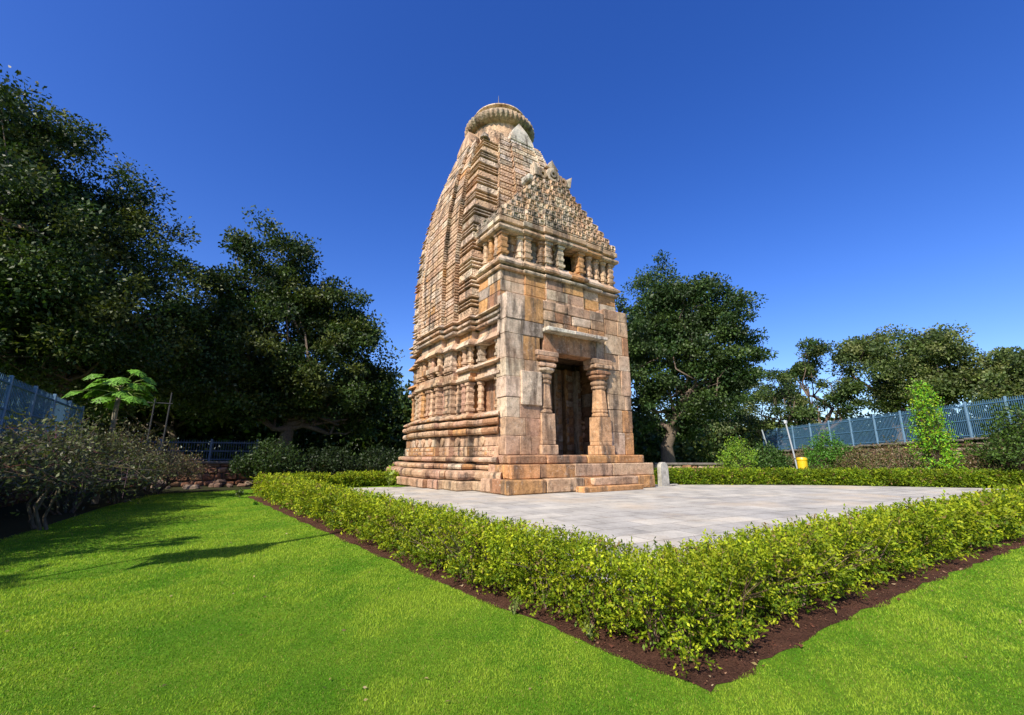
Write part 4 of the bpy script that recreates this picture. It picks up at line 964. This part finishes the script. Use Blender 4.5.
shrub('garden_bush', 'dark green bush at the right edge before the fence', gp(1018, 31.5), 3.7, 2.0, 110, 8000, [(.05, .10, .012), (.08, .14, .02), (.03, .06, .01)], leaf=.15, seed=10, stems=8, low=.1)
shrub('young_tree', 'tall bright lime-green young tree in front of the right fence', gp(934, 31.5), 5.3, 1.15, 220, 6500, [(.14, .38, .015), (.22, .46, .02), (.09, .26, .015), (.32, .42, .02)], leaf=.13, seed=11, stems=7, low=.1, tr=.008, column=True)
for i, (px_, d_, h_, r_) in enumerate(((850, 33, 2.0, 1.6), (875, 33, 2.1, 1.7), (900, 31, 2.2, 1.5), (968, 33.2, 2.0, 1.4), (992, 33.5, 1.9, 1.3), (806, 36, 2.0, 1.4))):
    shrub('dry_shrub', ('brown dry shrub growing at the foot of the right stone wall'), gp(px_, d_), h_, r_, 100, 2600, [(.16, .11, .05), (.12, .13, .04), (.22, .15, .09), (.08, .11, .02)], leaf=.12, seed=12+i, group='dry shrubs at the foot of the right wall', stems=8, low=.1, twig=(.24, .17, .12))
# papaya tree
pb = np.array(gp(104, 19.5)); root = thing('papaya_tree', 'papaya tree with a bright green umbrella of leaves on a thin trunk at left', 'tree', pb)
tb = MB(); topz = 3.75; tube(tb, wob(pb, pb+np.array([.1, 0, topz]), 4, .03), [.09, .08, .075, .07, .06], (.17, .15, .11), 8); 
rg = np.random.default_rng(77); LV, LC = [], []
for k in range(32):
    a = k*2.4; el = rg.uniform(-.3, .75); L = rg.uniform(.6, 1.25); s = pb+np.array([.1, 0, topz-.35+.3*rg.random()])
    e = s+np.array([math.cos(a)*math.cos(el)*L, math.sin(a)*math.cos(el)*L, math.sin(el)*L*.75]); tube(tb, [s, s+(e-s)*.5+np.array([0, 0, .1]), e], [.02, .014, .008], (.16, .22, .06), 5)
    nrm_ = np.array([math.cos(a)*.5, math.sin(a)*.5, .8]); nrm_ = nrm_/np.linalg.norm(nrm_)
    u1 = np.cross(nrm_, [0, 0, 1]); u1 = u1/np.linalg.norm(u1); u2 = np.cross(nrm_, u1)
    for j in range(9):                     # palmate leaf: nine fingers with side lobes
        b_ = 2*math.pi*j/9+rg.normal()*.06; dr = u1*math.cos(b_)+u2*math.sin(b_)-nrm_*.5; dr = dr/np.linalg.norm(dr); sd_ = np.cross(dr, nrm_); ll = rg.uniform(.18, .28)
        LV.append([e, e+dr*ll*.5+sd_*.1, e+dr*ll, e+dr*ll*.5-sd_*.1])
        for sg in (-1, 1): q = e+dr*ll*.45; LV.append([q, q+dr*.12+sd_*sg*.03, q+dr*.16+sd_*sg*.17, q+dr*.04+sd_*sg*.07]); 
        c = np.array([.12, .27, .025])*rg.uniform(.7, 1.3)
        LC += [c, c, c]
tb.build('trunk', M['bark'], root, True); quads('crown', np.array(LV), np.array(LC), M['leaf'], root)
# small leafy plant at the temple's back foot and a weed in the lawn
def sprout(label, base, h, n, col, seed, ls=.12):
    rg = np.random.default_rng(seed); base = np.array(base, float); root = thing('small_plant', label, 'plant', base); tb = MB(); V, Cc = [], []
    for k in range(n):
        a = rg.uniform(0, 6.28); e = base+np.array([math.cos(a)*h*.45*rg.random(), math.sin(a)*h*.45*rg.random(), h*rg.uniform(.5, 1)]); tube(tb, [base, base+(e-base)*.5+np.array([0, 0, .05*h]), e], [.006, .005, .003], (.1, .13, .04), 4)
        P = base+(e-base)*rg.uniform(.4, 1, (7, 1)); V.append(leafs(P, np.full(7, ls), rg.normal(size=(7, 3))+np.array([0, 0, .2]), .5, rg=rg)); Cc.append(np.tile(np.array(col), (7, 1))*rg.uniform(.7, 1.2, (7, 1)))
    tb.build('stems', M['bark'], root); quads('foliage', np.concatenate(V), np.concatenate(Cc), M['leaf'], root)
sprout('small yellow-green plant by the far left foot of the temple', (6.6, 20.5, PZ), 1.0, 9, (.22, .30, .03), 5, .2)
sprout('tiny dark weed standing in the lawn at the far end of the left hedge', (.75, 19.2, 0), .3, 9, (.10, .14, .05), 6)
sprout('low weed tuft in the far lawn nearer than the dark weed', (1.1, 16.2, 0), .09, 8, (.10, .28, .02), 7, .08)
for i, (wx, wy) in enumerate(((2.55, 3.9), (2.75, 3.05))):
    sprout(('thin pale weed in the soil bed near the hedge corner', 'pale weed sprouting from the soil at the hedge corner')[i], (wx, wy, 0), .14, 5, (.22, .26, .06), 60+i, .045)

# ------------------------------------------------------------ posts, bin, poles
p0 = np.array(gp(797, 30)); 
root = thing('leaning_post', 'slightly leaning white metal post standing right behind the yellow bin', 'post', p0)
mb = MB(); tube(mb, [p0, p0+np.array([-.1, .12, 1.6]), p0+np.array([-.2, .28, 3.3])], [.045, .042, .038], (.34, .36, .38), 8); mb.build('pole', M['metal'], root)
q = p0+np.array([-.2, .28, 3.3]); mb = MB(); cb(mb, q[0]-.08, q[0]+.08, q[1]-.06, q[1]+.06, q[2]-.05, q[2]+.15, (.45, .47, .48)); mb.build('head', M['metal'], root)
p0 = np.array(gp(774, 31)); mb = MB(); tube(mb, [p0, p0+np.array([-.1, .2, 1.6]), p0+np.array([-.25, .4, 3.0])], [.04, .04, .035], (.3, .34, .34), 8)
tag(mb.build('thin_post', M['metal']), 'thin grey metal post left of the white leaning post', 'post')
p0 = np.array(gp(801, 28)); root = thing('litter_bin', 'small bright yellow litter bin behind the far hedge', 'bin', p0)
mb = MB(); lathe(mb, p0[0], p0[1], [(.2, .1), (.22, .2), (.24, 1.2), (.26, 1.24), (.26, 1.3)], (.62, .42, .01), 20); mb.build('drum', M['plastic'], root)
mb = MB(); lathe(mb, p0[0], p0[1], [(.25, 1.3), (.22, 1.37), (.1, 1.39)], (.58, .38, .01), 20); mb.build('lid', M['plastic'], root)
def upole(label, x, d, h, bar):
    p = np.array(gp(x, d)); root = thing('utility_pole', label, 'pole', p, 'thin poles behind the left shrubs'); mb = MB(); tube(mb, [p, p+np.array([.05, 0, h])], [.035, .028], (.03, .03, .03), 8); mb.build('pole', M['metal'], root)
    if bar: mb = MB(); cb(mb, p[0]-bar, p[0]+.15, p[1]-.04, p[1]+.04, h-.5, h-.46, (.03, .03, .03)); mb.build('crossbar', M['metal'], root)
upole('taller thin pole with a crossbar behind the left shrubs', 160, 24.6, 4.2, 1.0)
upole('shorter thin pole left of the pole with the crossbar', 144, 24.6, 3.9, 0)
